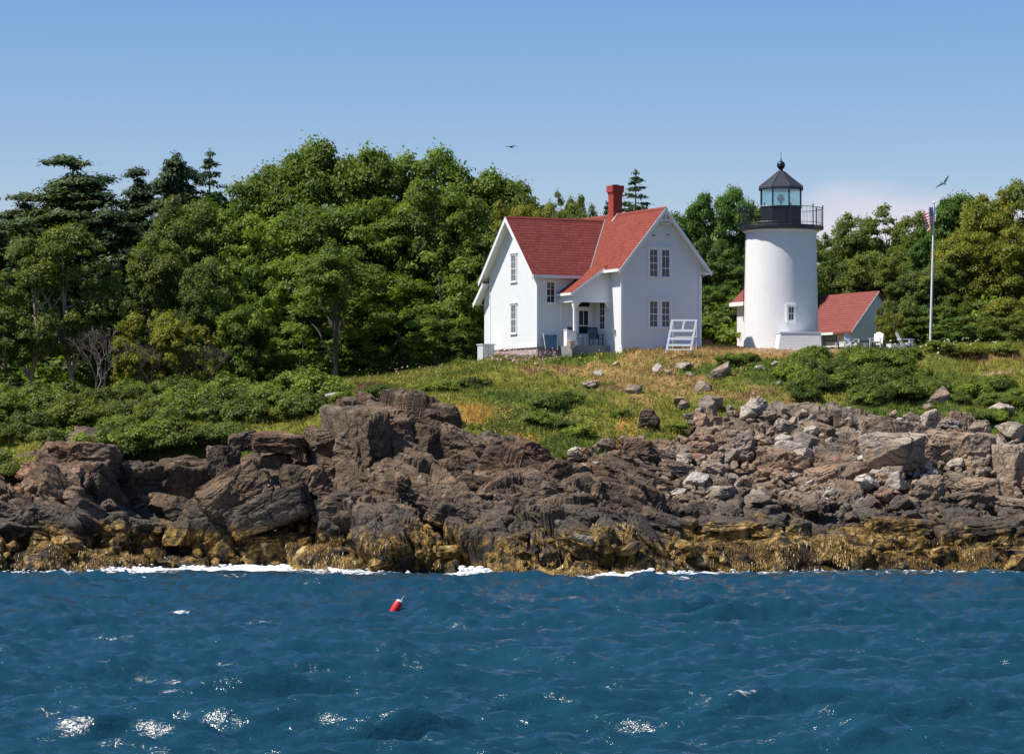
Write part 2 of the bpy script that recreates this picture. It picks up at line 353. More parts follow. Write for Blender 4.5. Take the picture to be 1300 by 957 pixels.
def rock_mat():
    m, t = newmat('shore_rock')
    geo = t.node('ShaderNodeNewGeometry'); P_ = geo.outputs['Position']; oi = t.node('ShaderNodeObjectInfo')
    s = t.node('ShaderNodeSeparateXYZ'); t.put(s.inputs[0], P_)
    ns = t.node('ShaderNodeSeparateXYZ'); t.put(ns.inputs[0], geo.outputs['True Normal'])
    big = t.noise(P_, 0.16, 3, 0.5); mid = t.noise(P_, 0.9, 6, 0.62, 0.6); fine = t.noise(P_, 6.5, 5, 0.7)
    vfine = t.noise(P_, 22, 3, 0.6)
    c = t.ramp(mid, [(0.30, (0.115, 0.090, 0.068)), (0.45, (0.19, 0.153, 0.117)), (0.58, (0.275, 0.228, 0.178)), (0.75, (0.38, 0.33, 0.27))])
    c = t.mix(t.smooth(big, 0.5, 0.68), c, t.mix(mid, (0.16, 0.112, 0.084), (0.32, 0.225, 0.165)))             # reddish beds
    c = t.mix(t.math('MULTIPLY', t.smooth(t.noise(P_, 0.33, 3), 0.52, 0.62), 0.45), c, (0.21, 0.205, 0.20))         # grey beds
    c = t.mix(1.0, c, t.ramp(fine, [(0.25, 0.62), (0.5, 0.97), (0.8, 1.25)]), 'MULTIPLY')
    c = t.mix(t.smooth(t.math('ADD', s.outputs[0], t.math('MULTIPLY', t.math('SUBTRACT', big, 0.5), 14.0)), 5.0, 11.0), c, t.mix(1.0, c, (1.38, 1.50, 1.66), 'MULTIPLY'))   # paler granite beds east of the dyke
    # object tint (pale and dark stones)
    c = t.mix(1.0, c, oi.outputs['Color'], 'MULTIPLY')
    pale = t.math('SUBTRACT', 1.0, oi.outputs['Alpha'])
    c = t.mix(t.math('MULTIPLY', pale, 0.92), c, t.mix(fine, (0.56, 0.55, 0.55), (0.85, 0.86, 0.88)))
    # paler patches on upward faces
    c = t.mix(t.math('MULTIPLY', t.math('MULTIPLY', t.smooth(ns.outputs[2], 0.45, 0.9), t.smooth(mid, 0.55, 0.7)), 0.45), c, (0.42, 0.38, 0.34))
    # orange lichen, high on the ledges
    ol = t.math('MULTIPLY', t.smooth(t.noise(P_, 0.55, 5, 0.7), 0.66, 0.74), t.smooth(s.outputs[2], 3.6, 5.2))
    c = t.mix(t.math('MULTIPLY', ol, 0.7), c, (0.42, 0.16, 0.035))
    c = t.mix(1.0, c, (0.90, 0.82, 0.71), 'MULTIPLY')
    # tide zones: black lichen band, weed and barnacles below (world height)
    zz = t.math('ADD', s.outputs[2], t.math('ADD', t.math('MULTIPLY', mid, -1.5), t.math('MULTIPLY', t.noise(P_, 0.22, 3), -3.4)))
    blk = t.math('SUBTRACT', 1.0, t.smooth(zz, -0.1, 1.3))
    c = t.mix(t.math('MULTIPLY', blk, t.math('SUBTRACT', 1.0, t.math('MULTIPLY', pale, 0.8))), c, t.mix(fine, (0.018, 0.015, 0.012), (0.15, 0.122, 0.095)))
    weedm = t.math('SUBTRACT', 1.0, t.smooth(zz, -0.95, -0.15))
    wn = t.noise(t.mapv(P_, (1.2, 1.2, 0.55)), 1.7, 6, 0.7, 0.8)
    weed = t.ramp(wn, [(0.34, (0.018, 0.013, 0.008)), (0.44, (0.070, 0.045, 0.017)), (0.51, (0.25, 0.150, 0.032)), (0.59, (0.42, 0.262, 0.062)), (0.66, (0.62, 0.50, 0.31))])
    weed = t.mix(t.smooth(t.noise(t.mapv(P_, (1, 1, 1.5), loc=(3, 7, 1)), 0.5, 4, 0.6), 0.46, 0.38), weed, (0.040, 0.030, 0.022))
    weed = t.mix(1.0, weed, t.ramp(t.noise(t.mapv(P_, (9, 9, 2.2)), 1.5, 4, 0.7), [(0.3, 0.45), (0.55, 1.0), (0.8, 1.4)]), 'MULTIPLY')
    c = t.mix(t.math('MULTIPLY', weedm, t.math('SUBTRACT', 1.0, t.math('MULTIPLY', pale, 0.6))), c, weed)
    wet = t.math('SUBTRACT', 1.0, t.smooth(s.outputs[2], 0.15, 0.9))
    rough = t.math('SUBTRACT', 0.88, t.math('MULTIPLY', wet, 0.45))
    rust = t.math('MULTIPLY', t.smooth(t.noise(t.mapv(P_, (1.3, 1.3, 0.35)), 0.9, 5, 0.7, 0.5), 0.53, 0.66), t.smooth(s.outputs[2], 1.6, 3.2))
    c = t.mix(t.math('MULTIPLY', rust, 0.55), c, t.mix(fine, (0.20, 0.115, 0.060), (0.46, 0.30, 0.18)))
    wv = t.node('ShaderNodeTexNoise'); t.put(wv.inputs['Vector'], P_); wv.inputs['Scale'].default_value = 0.9; wv.inputs['Detail'].default_value = 4
    vm = t.node('ShaderNodeVectorMath', _operation='MULTIPLY_ADD'); t.put(vm.inputs[0], wv.outputs['Color']); vm.inputs[1].default_value = (0.9, 0.9, 0.9); t.put(vm.inputs[2], P_)
    jt = t.vor(t.mapv(vm.outputs[0], (0.55, 0.7, 1.5), rot=(0.1, 0.55, 0.2)), 1.0, 'DISTANCE_TO_EDGE').outputs['Distance']
    gate = t.smooth(t.noise(P_, 0.45, 3), 0.40, 0.55)
    joint = t.math('MULTIPLY', t.math('SUBTRACT', 1.0, t.smooth(jt, 0.0, 0.035)), gate)
    c = t.mix(t.math('MULTIPLY', joint, 0.75), c, (0.018, 0.014, 0.012))
    strat = t.noise(t.mapv(P_, (0.8, 0.8, 2.0), rot=(0.15, 0.75, 0.5)), 1.3, 6, 0.7, 1.1)
    c = t.mix(t.math('MULTIPLY', t.smooth(strat, 0.50, 0.36), 0.7), c, t.mix(1.0, c, (0.42, 0.40, 0.40), 'MULTIPLY'))
    h = t.math('ADD', t.math('ADD', t.math('MULTIPLY', mid, 1.4), t.math('MULTIPLY', fine, 0.6)), t.math('ADD', t.math('MULTIPLY', vfine, 0.2), t.math('SUBTRACT', t.math('MULTIPLY', strat, 0.9), t.math('MULTIPLY', joint, 0.9))))
    princ(t, base=c, rough=rough, spec=0.35, normal=t.bump(h, 0.17, 0.85)); return m
M['rock'] = rock_mat()
def ground_mat():
    m, t = newmat('turf'); at = t.node('ShaderNodeAttribute', _attribute_name='tint')
    P_ = t.node('ShaderNodeNewGeometry').outputs['Position']
    n = t.noise(P_, 5, 6, 0.7)
    c = t.mix(1.0, at.outputs['Color'], t.ramp(n, [(0.3, 0.5), (0.55, 0.95), (0.75, 1.3)]), 'MULTIPLY')
    princ(t, base=c, rough=0.95, spec=0.1, normal=t.bump(n, 0.2)); return m
M['turf'] = ground_mat()
def water_mat():
    m, t = newmat('sea_water'); P_ = t.node('ShaderNodeNewGeometry').outputs['Position']
    at = t.node('ShaderNodeAttribute', _attribute_name='foam')
    n1 = t.noise(t.mapv(P_, (0.7, 1.5, 1)), 2.6, 5, 0.62, 0.4); n2 = t.noise(P_, 11, 3, 0.6)
    h = t.math('ADD', t.math('MULTIPLY', n1, 1.0), t.math('MULTIPLY', n2, 0.25))
    nrm = t.bump(h, 0.07, 0.85)
    big = t.noise(P_, 0.08, 3)
    p = t.node('ShaderNodeBsdfPrincipled')
    t.put(p.inputs['Base Color'], t.mix(big, (0.0055, 0.036, 0.060), (0.0085, 0.048, 0.076)))
    p.inputs['Roughness'].default_value = 0.13; p.inputs['IOR'].default_value = 1.33; t.put(p.inputs['Normal'], nrm)
    fn = t.noise(t.mapv(P_, (1, 1, 1)), 2.6, 6, 0.72, 0.4)
    fm = t.smooth(t.math('ADD', t.math('MULTIPLY', at.outputs['Fac'], 0.75), fn), 0.80, 0.98)
    d = t.node('ShaderNodeBsdfDiffuse'); d.inputs[0].default_value = (0.78, 0.80, 0.82, 1)
    mx = t.node('ShaderNodeMixShader'); t.put(mx.inputs[0], fm)
    t.l.new(p.outputs[0], mx.inputs[1]); t.l.new(d.outputs[0], mx.inputs[2]); t.l.new(mx.outputs[0], t.out.inputs[0]); return m
M['water'] = water_mat()
M['foam'] = simple('sea_foam', (0.80, 0.82, 0.84), 0.7, 0.06, 5)
M['weed'] = leaf_mat('rockweed', (0.02, 0.013, 0.005), (0.25, 0.145, 0.030), 0.1, (0.50, 0.37, 0.17), 0.4)

# ------------------------------------------------------------------ terrain: rows of the slope read off per column
ROWY = np.array([136.5, 140.0, 141.5, 144, 147, 151, 156, 164, 172, 180, 200, 250, 320, 345], float)
SHIFTW = np.array([1, 1, 1, .9, .7, .4, .1, 0, 0, 0, 0, 0, 0, 0])
TAB = {   # px: waterline y, then y at each row a..h
    0: (727, 700, 680, 625, 595, 570, 545, 530, 518), 60: (727, 700, 680, 605, 568, 556, 540, 524, 511),
    110: (726, 700, 683, 612, 580, 560, 540, 522, 507), 150: (724, 700, 690, 665, 640, 552, 535, 518, 504),
    230: (722, 700, 678, 655, 628, 545, 530, 512, 500), 290: (721, 700, 668, 632, 590, 550, 530, 510, 498),
    340: (721, 690, 662, 620, 572, 540, 522, 505, 495), 400: (723, 690, 660, 617, 560, 535, 515, 500, 491),
    440: (726, 690, 655, 602, 522, 508, 500, 492, 484), 500: (727, 690, 655, 602, 532, 522, 505, 492, 478),
    560: (728, 692, 655, 612, 548, 527, 505, 487, 468), 620: (729, 692, 652, 607, 562, 538, 508, 480, 459),
    680: (731, 697, 655, 617, 592, 552, 515, 478, 454), 740: (733, 702, 668, 628, 602, 560, 515, 475, 448),
    800: (733, 708, 692, 658, 612, 560, 510, 468, 441), 860: (730, 705, 695, 666, 622, 560, 510, 465, 438),
    900: (727, 702, 687, 662, 612, 548, 503, 464, 438), 960: (726, 700, 682, 652, 602, 548, 502, 460, 441),
    1050: (726, 697, 677, 652, 602, 548, 507, 463, 441), 1150: (726, 697, 677, 652, 602, 552, 516, 468, 441),
    1200: (726, 697, 677, 647, 602, 556, 520, 480, 438), 1300: (726, 697, 677, 652, 606, 562, 526, 480, 438)}
TPX = np.array(sorted(TAB), float); TV = np.array([TAB[int(k)] for k in TPX], float)
YW = CZ * F / (TV[:, 0] - HY)
RY = ROWY[None, :] + SHIFTW[None, :] * (YW - 140)[:, None]
RZ = np.zeros_like(RY)
RZ[:, 0] = -1.6; RZ[:, 1] = 0.0
for k in range(8): RZ[:, 2 + k] = CZ + (HY - TV[:, 1 + k]) * RY[:, 2 + k] / F
RZ[:, 10] = RZ[:, 9] + 0.1; RZ[:, 11] = RZ[:, 9] + 0.6; RZ[:, 12] = RZ[:, 9] - 1; RZ[:, 13] = -3
# terrace for the house, lighthouse and lawn
def H(x, Y):
    x = np.asarray(x, float); Y = np.asarray(Y, float); px = CX + x * F / Y
    pc = np.clip(px, 0, 1300)
    ry = [np.interp(pc, TPX, RY[:, k]) for k in range(14)]; rz = [np.interp(pc, TPX, RZ[:, k]) for k in range(14)]
    z = np.where(Y < ry[0], -1.6 - (ry[0] - Y) * 0.5, -3.0)
    for k in range(13):
        a = (Y - ry[k]) / (ry[k + 1] - ry[k]); m = (a >= 0) & (a <= 1)
        z = np.where(m, rz[k] * (1 - a) + rz[k + 1] * a, z)
    fl = sstep(172, 176, Y) * sstep(600, 640, px) * (1 - sstep(1180, 1230, px)) * (1 - sstep(205, 230, Y))
    z = z * (1 - fl * 0.5) + np.where(px < 790, 11.25, 11.55) * fl * 0.5
    end = sstep(-1500, -700, px) * (1 - sstep(2000, 2800, px))
    return z * end - 4 * (1 - end)
YROCK = np.array([(-400, 153), (0, 151), (60, 151.8), (110, 152), (150, 153.6), (230, 153.6), (290, 153.4), (340, 154.5), (400, 155), (440, 157), (480, 159), (500, 156), (560, 155), (620, 153.5), (680, 151.5), (740, 152),
                  (780, 154), (830, 157), (900, 160), (950, 162), (1000, 162), (1050, 161.5), (1100, 160.5), (1150, 161), (1200, 161), (1250, 159), (1300, 158.5), (1700, 158)], float)
def rockmask(x, Y):
    px = CX + x * F / Y
    n = (fbm(np.stack([x * 0.5, Y * 0.5], -1), 4, 5) - 0.5) * 5
    return sstep(-0.5, 0.5, np.interp(px, YROCK[:, 0], YROCK[:, 1]) + n - Y)
def P(px, py, Y): return Vector(((px - CX) * Y / F, Y, CZ + (HY - py) * Y / F))
_YS = np.linspace(136, 200, 1300)
def hit(px, py):
    """point of the slope seen at (px, py)"""
    xs = (px - CX) * _YS / F; z = H(xs, _YS); yy = HY - (z - CZ) * F / _YS
    k = int(np.argmax(yy <= py)) if (yy <= py).any() else len(_YS) - 1
    return Vector((xs[k], _YS[k], z[k]))
def gz(x, Y): return float(H(np.array([x]), np.array([Y]))[0])

def G(px, py, cx, cy, sx, sy): return np.exp(-((px - cx) / sx) ** 2 - ((py - cy) / sy) ** 2)
def groundcol(x, Y, z, jitter=0.0):
    """turf colour by place: green, dry straw, flowering patches (n,3)"""
    px = CX + x * F / Y; py = HY - (z - CZ) * F / Y
    n1 = fbm(np.stack([x * 0.28, Y * 0.28], -1), 4, 21); n2 = fbm(np.stack([x * 1.1, Y * 1.1], -1), 3, 33); n3 = fbm(np.stack([x * 0.6, Y * 0.6], -1), 3, 44)
    green = np.array((0.105, 0.150, 0.022)); lime = np.array((0.225, 0.225, 0.038)); straw = np.array((0.40, 0.27, 0.10)); brown = np.array((0.20, 0.125, 0.06)); yel = np.array((0.50, 0.31, 0.07)); tan = np.array((0.46, 0.31, 0.17))
    c = green + (lime - green) * sstep(0.35, 0.65, n1)[:, None]
    dry = 0.75 * G(px, py, 880, 450, 130, 22) + 0.9 * G(px, py, 1000, 447, 120, 7) + 0.8 * G(px, py, 700, 470, 60, 8) + 0.6 * G(px, py, 840, 490, 120, 24) + 0.55 * G(px, py, 1250, 460, 90, 22) + 0.4 * G(px, py, 1000, 505, 90, 14) + 0.35 * G(px, py, 600, 520, 70, 20) + 0.35 * G(px, py, 770, 475, 90, 22) + 0.4 * G(px, py, 1120, 520, 150, 20) + 0.12
    d = sstep(0.45, 0.72, dry * 0.75 + (n2 - 0.5) * 0.9 + (n1 - 0.5) * 0.5)
    c = c * (1 - d)[:, None] + (straw + (brown - straw) * sstep(0.5, 0.75, n3)[:, None] * 0.7) * d[:, None]
    b = sstep(0.5, 0.9, 1.2 * G(px, py, 1010, 444, 75, 6) + 0.9 * G(px, py, 1270, 478, 50, 5) + (n2 - 0.5) * 0.4)
    c = c * (1 - b)[:, None] + tan * b[:, None]
    f = sstep(0.5, 0.75, 1.0 * G(px, py, 590, 528, 60, 17) + 0.9 * G(px, py, 655, 565, 45, 16) + 0.6 * G(px, py, 800, 545, 30, 22) + (n2 - 0.5) * 0.8)
    c = c * (1 - f)[:, None] + yel * f[:, None]
    r = sstep(0.4, 0.7, 0.8 * G(px, py, 470, 495, 30, 10) + 0.6 * G(px, py, 785, 565, 35, 25) + (n3 - 0.5) * 0.5)
    c = c * (1 - r)[:, None] + np.array((0.20, 0.10, 0.05)) * r[:, None]
    if jitter: c = c * (1 + jitter * (RNG.random(len(c)) - 0.5) * 2)[:, None]
    return np.clip(c, 0.005, 1)

def build_terrain():
    px = np.concatenate([np.linspace(-1700, -360, 30), np.arange(-345, -60, 5.0), np.arange(-55, 1360, 2.1), np.arange(1365, 1700, 5.0), np.linspace(1715, 3000, 36)])
    Y = np.concatenate([np.linspace(132, 138.9, 10), np.arange(139, 158, 0.11), np.arange(158.1, 166, 0.22), np.arange(166.2, 190, 0.5), np.linspace(191, 350, 45)])
    PX, YY = np.meshgrid(px, Y); X = (PX - CX) * YY / F; x = X.ravel(); y = YY.ravel()
    shp = PX.shape; z = H(x, y)
    e = 0.25
    gx = (H(x + e, y) - H(x - e, y)) / (2 * e); gy = (H(x, y + e) - H(x, y - e)) / (2 * e)
    n = np.stack([-gx, -gy, np.ones_like(gx)], 1); n /= np.linalg.norm(n, axis=1)[:, None]
    rm = rockmask(x, y) * sstep(-1500, -300, PX.ravel()) * (1 - sstep(1700, 2700, PX.ravel()))
    V = np.stack([x, y, z], 1)
    c, s_ = math.cos(0.55), -math.sin(0.55)
    idx = rm > 0.01
    q = V[idx]; q2 = np.stack([q[:, 0] * c + q[:, 2] * s_, q[:, 1], -q[:, 0] * s_ + q[:, 2] * c], 1)
    wob = (fbm(q * 0.9, 3, 9) - 0.5)[:, None] * 0.5
    l1, e1 = cellplanes((q2 + wob) * (0.17, 0.30, 0.52), 100, 1.0)
    l2, e2 = cellplanes((q2 + wob) * (0.5, 0.7, 1.5), 200, 0.9)
    l3, e3 = cellplanes(q2 * (2.0, 2.6, 4.2), 300, 0.8)
    disp = l1 * 1.35 + l2 * 0.42 + l3 * 0.10 - 0.34 * (1 - sstep(0, 0.10, e1)) - 0.08 * (1 - sstep(0, 0.12, e2)) + (fbm(q * 3, 3, 77) - 0.5) * 0.07
    disp *= 1 - 0.45 * sstep(840, 920, CX + q[:, 0] * F / q[:, 1])
    low = 1 - 0.35 * (1 - sstep(0.3, 1.6, q[:, 2]))
    tidal = 1 - sstep(0.6, 2.0, q[:, 2])
    lump = np.sin(q[:, 0] * 2.1 + 3 * fbm(q * 0.5, 2, 8)) * 0.12 + (fbm(q * (1.3, 1.3, 0.7), 4, 55) - 0.5) * 0.7
    V[idx] += n[idx] * ((disp * low + lump * tidal) * rm[idx] * 0.85)[:, None]
    g = 1 - rm
    V[:, 2] += g * ((fbm(np.stack([x * 0.35, y * 0.35], 1), 4, 3) - 0.5) * 0.7 + (fbm(np.stack([x * 1.8, y * 1.8], 1), 3, 4) - 0.5) * 0.25) * (1 - sstep(173, 176, y) * (np.abs(PX.ravel() - 900) < 300) * 0.8)
    r, cc = shp; I = np.arange(r * cc).reshape(shp)
    Fq = np.stack([I[:-1, :-1], I[:-1, 1:], I[1:, 1:], I[1:, :-1]], -1).reshape(-1, 4)
    fr = rm[Fq].mean(1) > 0.5
    col = np.concatenate([groundcol(x, y, z), np.ones((len(x), 1))], 1)
    def sub(fs, name, mat, sm, attrs=None):
        u, inv = np.unique(fs, return_inverse=True)
        at = {'tint': ('POINT', 'FLOAT_COLOR', col[u])} if attrs else None
        return mesh_np(name, V[u], inv.reshape(fs.shape), mat, sm, at)
    ledge = ob('rock_ledge', sub(Fq[fr], 'rock_ledge', M['rock'], False)); ledge.color = (0.70, 0.66, 0.63, 1); ledge['kind'] = 'structure'; ledge['label'] = 'fractured brown and grey bedrock along the shore'
    hill = ob('grassy_hill', sub(Fq[~fr], 'grassy_hill', M['turf'], True, True)); hill['kind'] = 'structure'; hill['label'] = 'grassy slope of the island'
    return ledge, hill, V, rm, x, y
LEDGE, HILL, TVV, TRM, TXX, TYY = build_terrain()

# ------------------------------------------------------------------ sea
def build_sea():
    py = np.concatenate([np.linspace(1010, 700, 430)]); Yr = CZ * F / (py - HY)
    Yr = np.concatenate([[8, 20, 32], Yr[Yr > 40], [175.]])
    px = np.concatenate([np.linspace(-900, -60, 70), np.arange(-50, 1351, 2.5), np.linspace(1360, 2200, 70)])
    PX, YY = np.meshgrid(px, Yr); x = ((PX - CX) * YY / F).ravel(); y = YY.ravel()
    r = np.random.default_rng(5); z = np.zeros_like(x)
    wx = x + 1.3 * (fbm(np.stack([x * 0.25, y * 0.25], 1), 3, 61) - 0.5) * 3; wy = y + 1.3 * (fbm(np.stack([x * 0.25, y * 0.25], 1), 3, 71) - 0.5) * 3
    grp = 0.55 + 0.9 * fbm(np.stack([x * 0.12, y * 0.10], 1), 3, 81)
    for i in range(90):
        lam = 0.38 * (7.0 / 0.38) ** (r.random() ** 1.5); a = 0.0125 * lam ** 0.74
        th = R(-93) + r.normal() * R(21); k = 2 * math.pi / lam
        wf = min(1.0, lam / 4.0); ph = k * ((x + (wx - x) * wf) * math.cos(th) + (y + (wy - y) * wf) * math.sin(th)) + r.random() * 6.28
        z += a * (2.9 * np.exp(1.9 * (np.sin(ph) - 1)) - 0.9)
    chop = (fbm(np.stack([x * 0.9, y * 2.2], 1), 4, 91) - 0.5) * 0.16
    z = ((z - z.mean()) * 0.72 + chop * 0.8) * grp
    z *= np.where(y > 132, 1 - 0.55 * sstep(130, 141, y), 1.0) * np.where(y < 35, 0.2, 1)
    pxr = PX.ravel(); pyr = HY + CZ * F / y
    pyw = np.interp(pxr, TPX, TV[:, 0]); dpy = pyr - pyw
    act = np.interp(pxr, [0, 60, 120, 380, 440, 560, 585, 620, 650, 740, 780, 830, 860, 920, 1300], [.35, .5, 1, 1, .75, .5, .95, .95, .5, .5, 1.1, 1.1, .7, .65, .45])
    foam = act * np.exp(-((dpy - 0.5) / 3.0) ** 2) * 0.56 + act * 0.22 * np.exp(-((dpy - 4) / 8.0) ** 2)
    for (cx, cy, sx, sy, a) in [(228, 783, 22, 3, .5), (325, 794, 40, 3, .42), (395, 746, 30, 4, .45), (290, 733, 40, 4, .35), (870, 741, 22, 3, .5), (1170, 822, 45, 7, .27), (1265, 830, 40, 6, .25), (1080, 833, 110, 5, .3),
                                (180, 735, 40, 5, .3), (130, 750, 30, 4, .36), (1060, 755, 90, 4, .28), (700, 800, 60, 4, .27), (560, 860, 60, 6, .25), (350, 910, 60, 7, .3), (940, 900, 60, 7, .3)]:
        foam += 1.0 * a * G(pxr, pyr, cx, cy, sx, sy)
    crest = sstep(0.24, 0.5, z) * 0.12 * sstep(0.45, 0.7, fbm(np.stack([x * 0.3, y * 0.3], 1), 3, 12))
    foam = np.clip(foam + crest, 0, 1.2)
    V = np.stack([x, y, z], 1); I = np.arange(len(x)).reshape(PX.shape)
    Fq = np.stack([I[:-1, :-1], I[:-1, 1:], I[1:, 1:], I[1:, :-1]], -1).reshape(-1, 4)
    o = ob('sea', mesh_np('sea', V, Fq, M['water'], True, {'foam': ('POINT', 'FLOAT', foam)})); o['kind'] = 'structure'; o['label'] = 'choppy blue sea in front of the island'
    far = MB()
    for a in [(-9000, 9000, -6000, 8), (-9000, 9000, 175, 12000)]: far.add([(a[0], a[2], -.05), (a[1], a[2], -.05), (a[1], a[3], -.05), (a[0], a[3], -.05)], [(0, 1, 2, 3)])
    e0 = [((-900 - CX) * t / F, t) for t in (8, 175)]; e1 = [((2200 - CX) * t / F, t) for t in (8, 175)]
    far.add([(-9000, 8, -.05), (*e0[0], -.05), (*e0[1], -.05), (-9000, 175, -.05)], [(0, 1, 2, 3)])
    far.add([(*e1[0], -.05), (9000, 8, -.05), (9000, 175, -.05), (*e1[1], -.05)], [(0, 1, 2, 3)])
    fo = far.build('open_sea', M['water'], recalc=False); fo['kind'] = 'structure'
build_sea()

# ------------------------------------------------------------------ keeper's house (local x along the front, y backwards, z up; origin at the front wing's near corner)
HP = Vector(((790 - CX) * 176 / F, 176, 11.3)); HR = R(27)
house = empty('keepers_house', 'white clapboard keeper\'s house with steep red roofs and a small corner porch', 'house', HP, HR)
def pr(name, mat, fn, parent=house, split=False, **k):
    m = MB(); fn(m)
    if not split: return m.build(name, mat, parent, **k)
    n0 = 0; o = None; fi = 0
    for c in m.chunks:
        q = MB(); q.v = m.v[n0:c]; q.f = [[i - n0 for i in f] for f in m.f if n0 <= f[0] < c]; n0 = c; o = q.build(name, mat, parent, **k)
    return o
WB = 5.1; RB = WB / 2; ZB = 8.07; SB = 1.19      # front wing: width, ridge position, ridge height, slope
ZA = 7.76; SA = 1.026; VA0, VA1 = 3.2, 9.2; UA = -3.75; VR = 6.2
tB = 0.14
pr('wall', M['clap'], lambda m: m.prism([(0, -1.2), (WB, -1.2), (WB, ZB - SB * RB - tB), (RB, ZB - tB), (0, ZB - SB * RB - tB)], 'y', 0, 11.0))
pr('wall', M['clap'], lambda m: m.prism([(VA0, 0.2), (VA1, 0.2), (VA1, ZA - SA * 3 - tB), (VR, ZA - tB), (VA0, ZA - SA * 3 - tB)], 'x', UA, 0.3))
pr('wall', M['clap'], lambda m: m.prism([(VA1 + 0.003, 0.2), (10.05, 0.2), (10.05, 3.35), (VA1 + 0.003, 4.0)], 'x', UA + 0.06, 0.2))
pr('foundation', M['stone'], lambda m: m.box(UA + 0.04, 0.0, VA0 + 0.04, 10.0, -1.6, 0.197))
# skirting boards and corner boards
def trims(m):
    m.box(UA - 0.035, UA - 0.002, VA0 - 0.03, 10.0, 0.16, 0.36)
    m.box(UA - 0.03, UA + 0.12, VA0 - 0.033, VA0 - 0.002, 0.36, 4.3); m.box(UA - 0.033, UA - 0.002, VA0 - 0.03, VA0 + 0.10, 0.37, 4.3)
    m.box(UA - 0.033, UA - 0.002, VA1 - 0.10, VA1 + 0.02, 0.37, 4.25)
pr('corner_board', M['white'], trims, split=True)
pr('corner_board', M['white'], lambda m: (m.box(-0.03, 0.11, -0.033, -0.002, -0.6, 4.7), m.box(-0.033, -0.002, 0.0, 0.12, -0.6, 4.7)))
pr('corner_board', M['white'], lambda m: m.box(WB - 0.11, WB + 0.03, -0.033, -0.002, -0.6, 4.7))
# roofs
def slab(m, axis, p0, p1, t, a, b):
    """sloping slab through 2-D points p0 -> p1 (top surface), thickness t downward"""
    m.prism([p0, p1, (p1[0], p1[1] - t), (p0[0], p0[1] - t)], axis, a, b)
eo = 0.42
eB = (-eo, ZB - SB * (RB + eo)); eA = (VA0 - 0.4, ZA - SA * 3.4)
def roofB_left(m):
    m.add([], [])
    # front piece down to the eave, rear piece stops where the porch roof takes over
    slab(m, 'y', (RB, ZB), eB, 0.10, -0.5, 11.2)
roofs = []
roofs.append(pr('roof', M['roof_y'], roofB_left))
roofs.append(pr('roof', M['roof_y'], lambda m: slab(m, 'y', (RB + 0.002, ZB - 0.002), (WB + eo, ZB - SB * (RB + eo)), 0.10, -0.5, 11.2)))
roofs.append(pr('roof', M['roof_x'], lambda m: slab(m, 'x', (VR, ZA), eA, 0.10, UA - 0.5, RB)))
roofs.append(pr('roof', M['roof_x'], lambda m: slab(m, 'x', (VR + 0.002, ZA - 0.002), (VA1 + 0.45, ZA - SA * 3.45), 0.10, UA - 0.5, RB)))
roofs.append(pr('roof', M['roof_x'], lambda m: slab(m, 'x', (VA1 + 0.05, 4.15), (10.5, 3.0), 0.09, UA - 0.42, 0.3)))
PU = -2.5; PZ = 3.22
roofs.append(pr('porch_roof', M['roof_y'], lambda m: slab(m, 'y', (0.05, 5.0), (PU, PZ), 0.09, 1.32, 3.3)))
# rake boards (white), set proud of the slab ends
def rake(m, axis, p0, p1, a, b, d=0.26, drop=0.025):
    m.prism([(p0[0], p0[1] - drop), (p1[0], p1[1] - drop), (p1[0], p1[1] - drop - d), (p0[0], p0[1] - drop - d)], axis, a, b)
def rk1(m):
    for p in ((eB[0] - 0.02, eB[1] - 0.02), (WB + eo + 0.02, eB[1] - 0.02)):
        rake(m, 'y', (RB, ZB + 0.0), p, -0.54, -0.505)
pr('rake_board', M['white'], rk1, split=True)
def rk2(m):
    rake(m, 'x', (VR, ZA), (eA[0] - 0.02, eA[1] - 0.02), UA - 0.54, UA - 0.505, 0.28)
    rake(m, 'x', (VR, ZA), (VA1 + 0.47, ZA - SA * 3.47), UA - 0.54, UA - 0.505, 0.28)
    rake(m, 'x', (VA1 + 0.05, 4.15), (10.52, 2.98), UA - 0.46, UA - 0.425, 0.26)
pr('rake_board', M['white'], rk2, split=True)
pr('rake_board', M['white'], lambda m: rake(m, 'y', (-0.40, 4.68), (PU - 0.03, PZ - 0.02), 1.285, 1.317, 0.20))
# soffits under the overhangs
def soff(m):
    for sgn, e in ((-1, -eo), (1, WB + eo)):
        m.prism([(RB, ZB - 0.105), (e, eB[1] - 0.105), (e, eB[1] - 0.13), (RB, ZB - 0.13)], 'y', -0.49, -0.004)
    m.prism([(VR, ZA - 0.105), (eA[0], eA[1] - 0.105), (eA[0], eA[1] - 0.13), (VR, ZA - 0.13)], 'x', UA - 0.49, UA - 0.004)
    m.prism([(VR, ZA - 0.105), (VA1 + 0.45, ZA - SA * 3.45 - 0.105), (VA1 + 0.45, ZA - SA * 3.45 - 0.13), (VR, ZA - 0.13)], 'x', UA - 0.49, UA - 0.004)
pr('soffit', M['white'], soff, split=True)
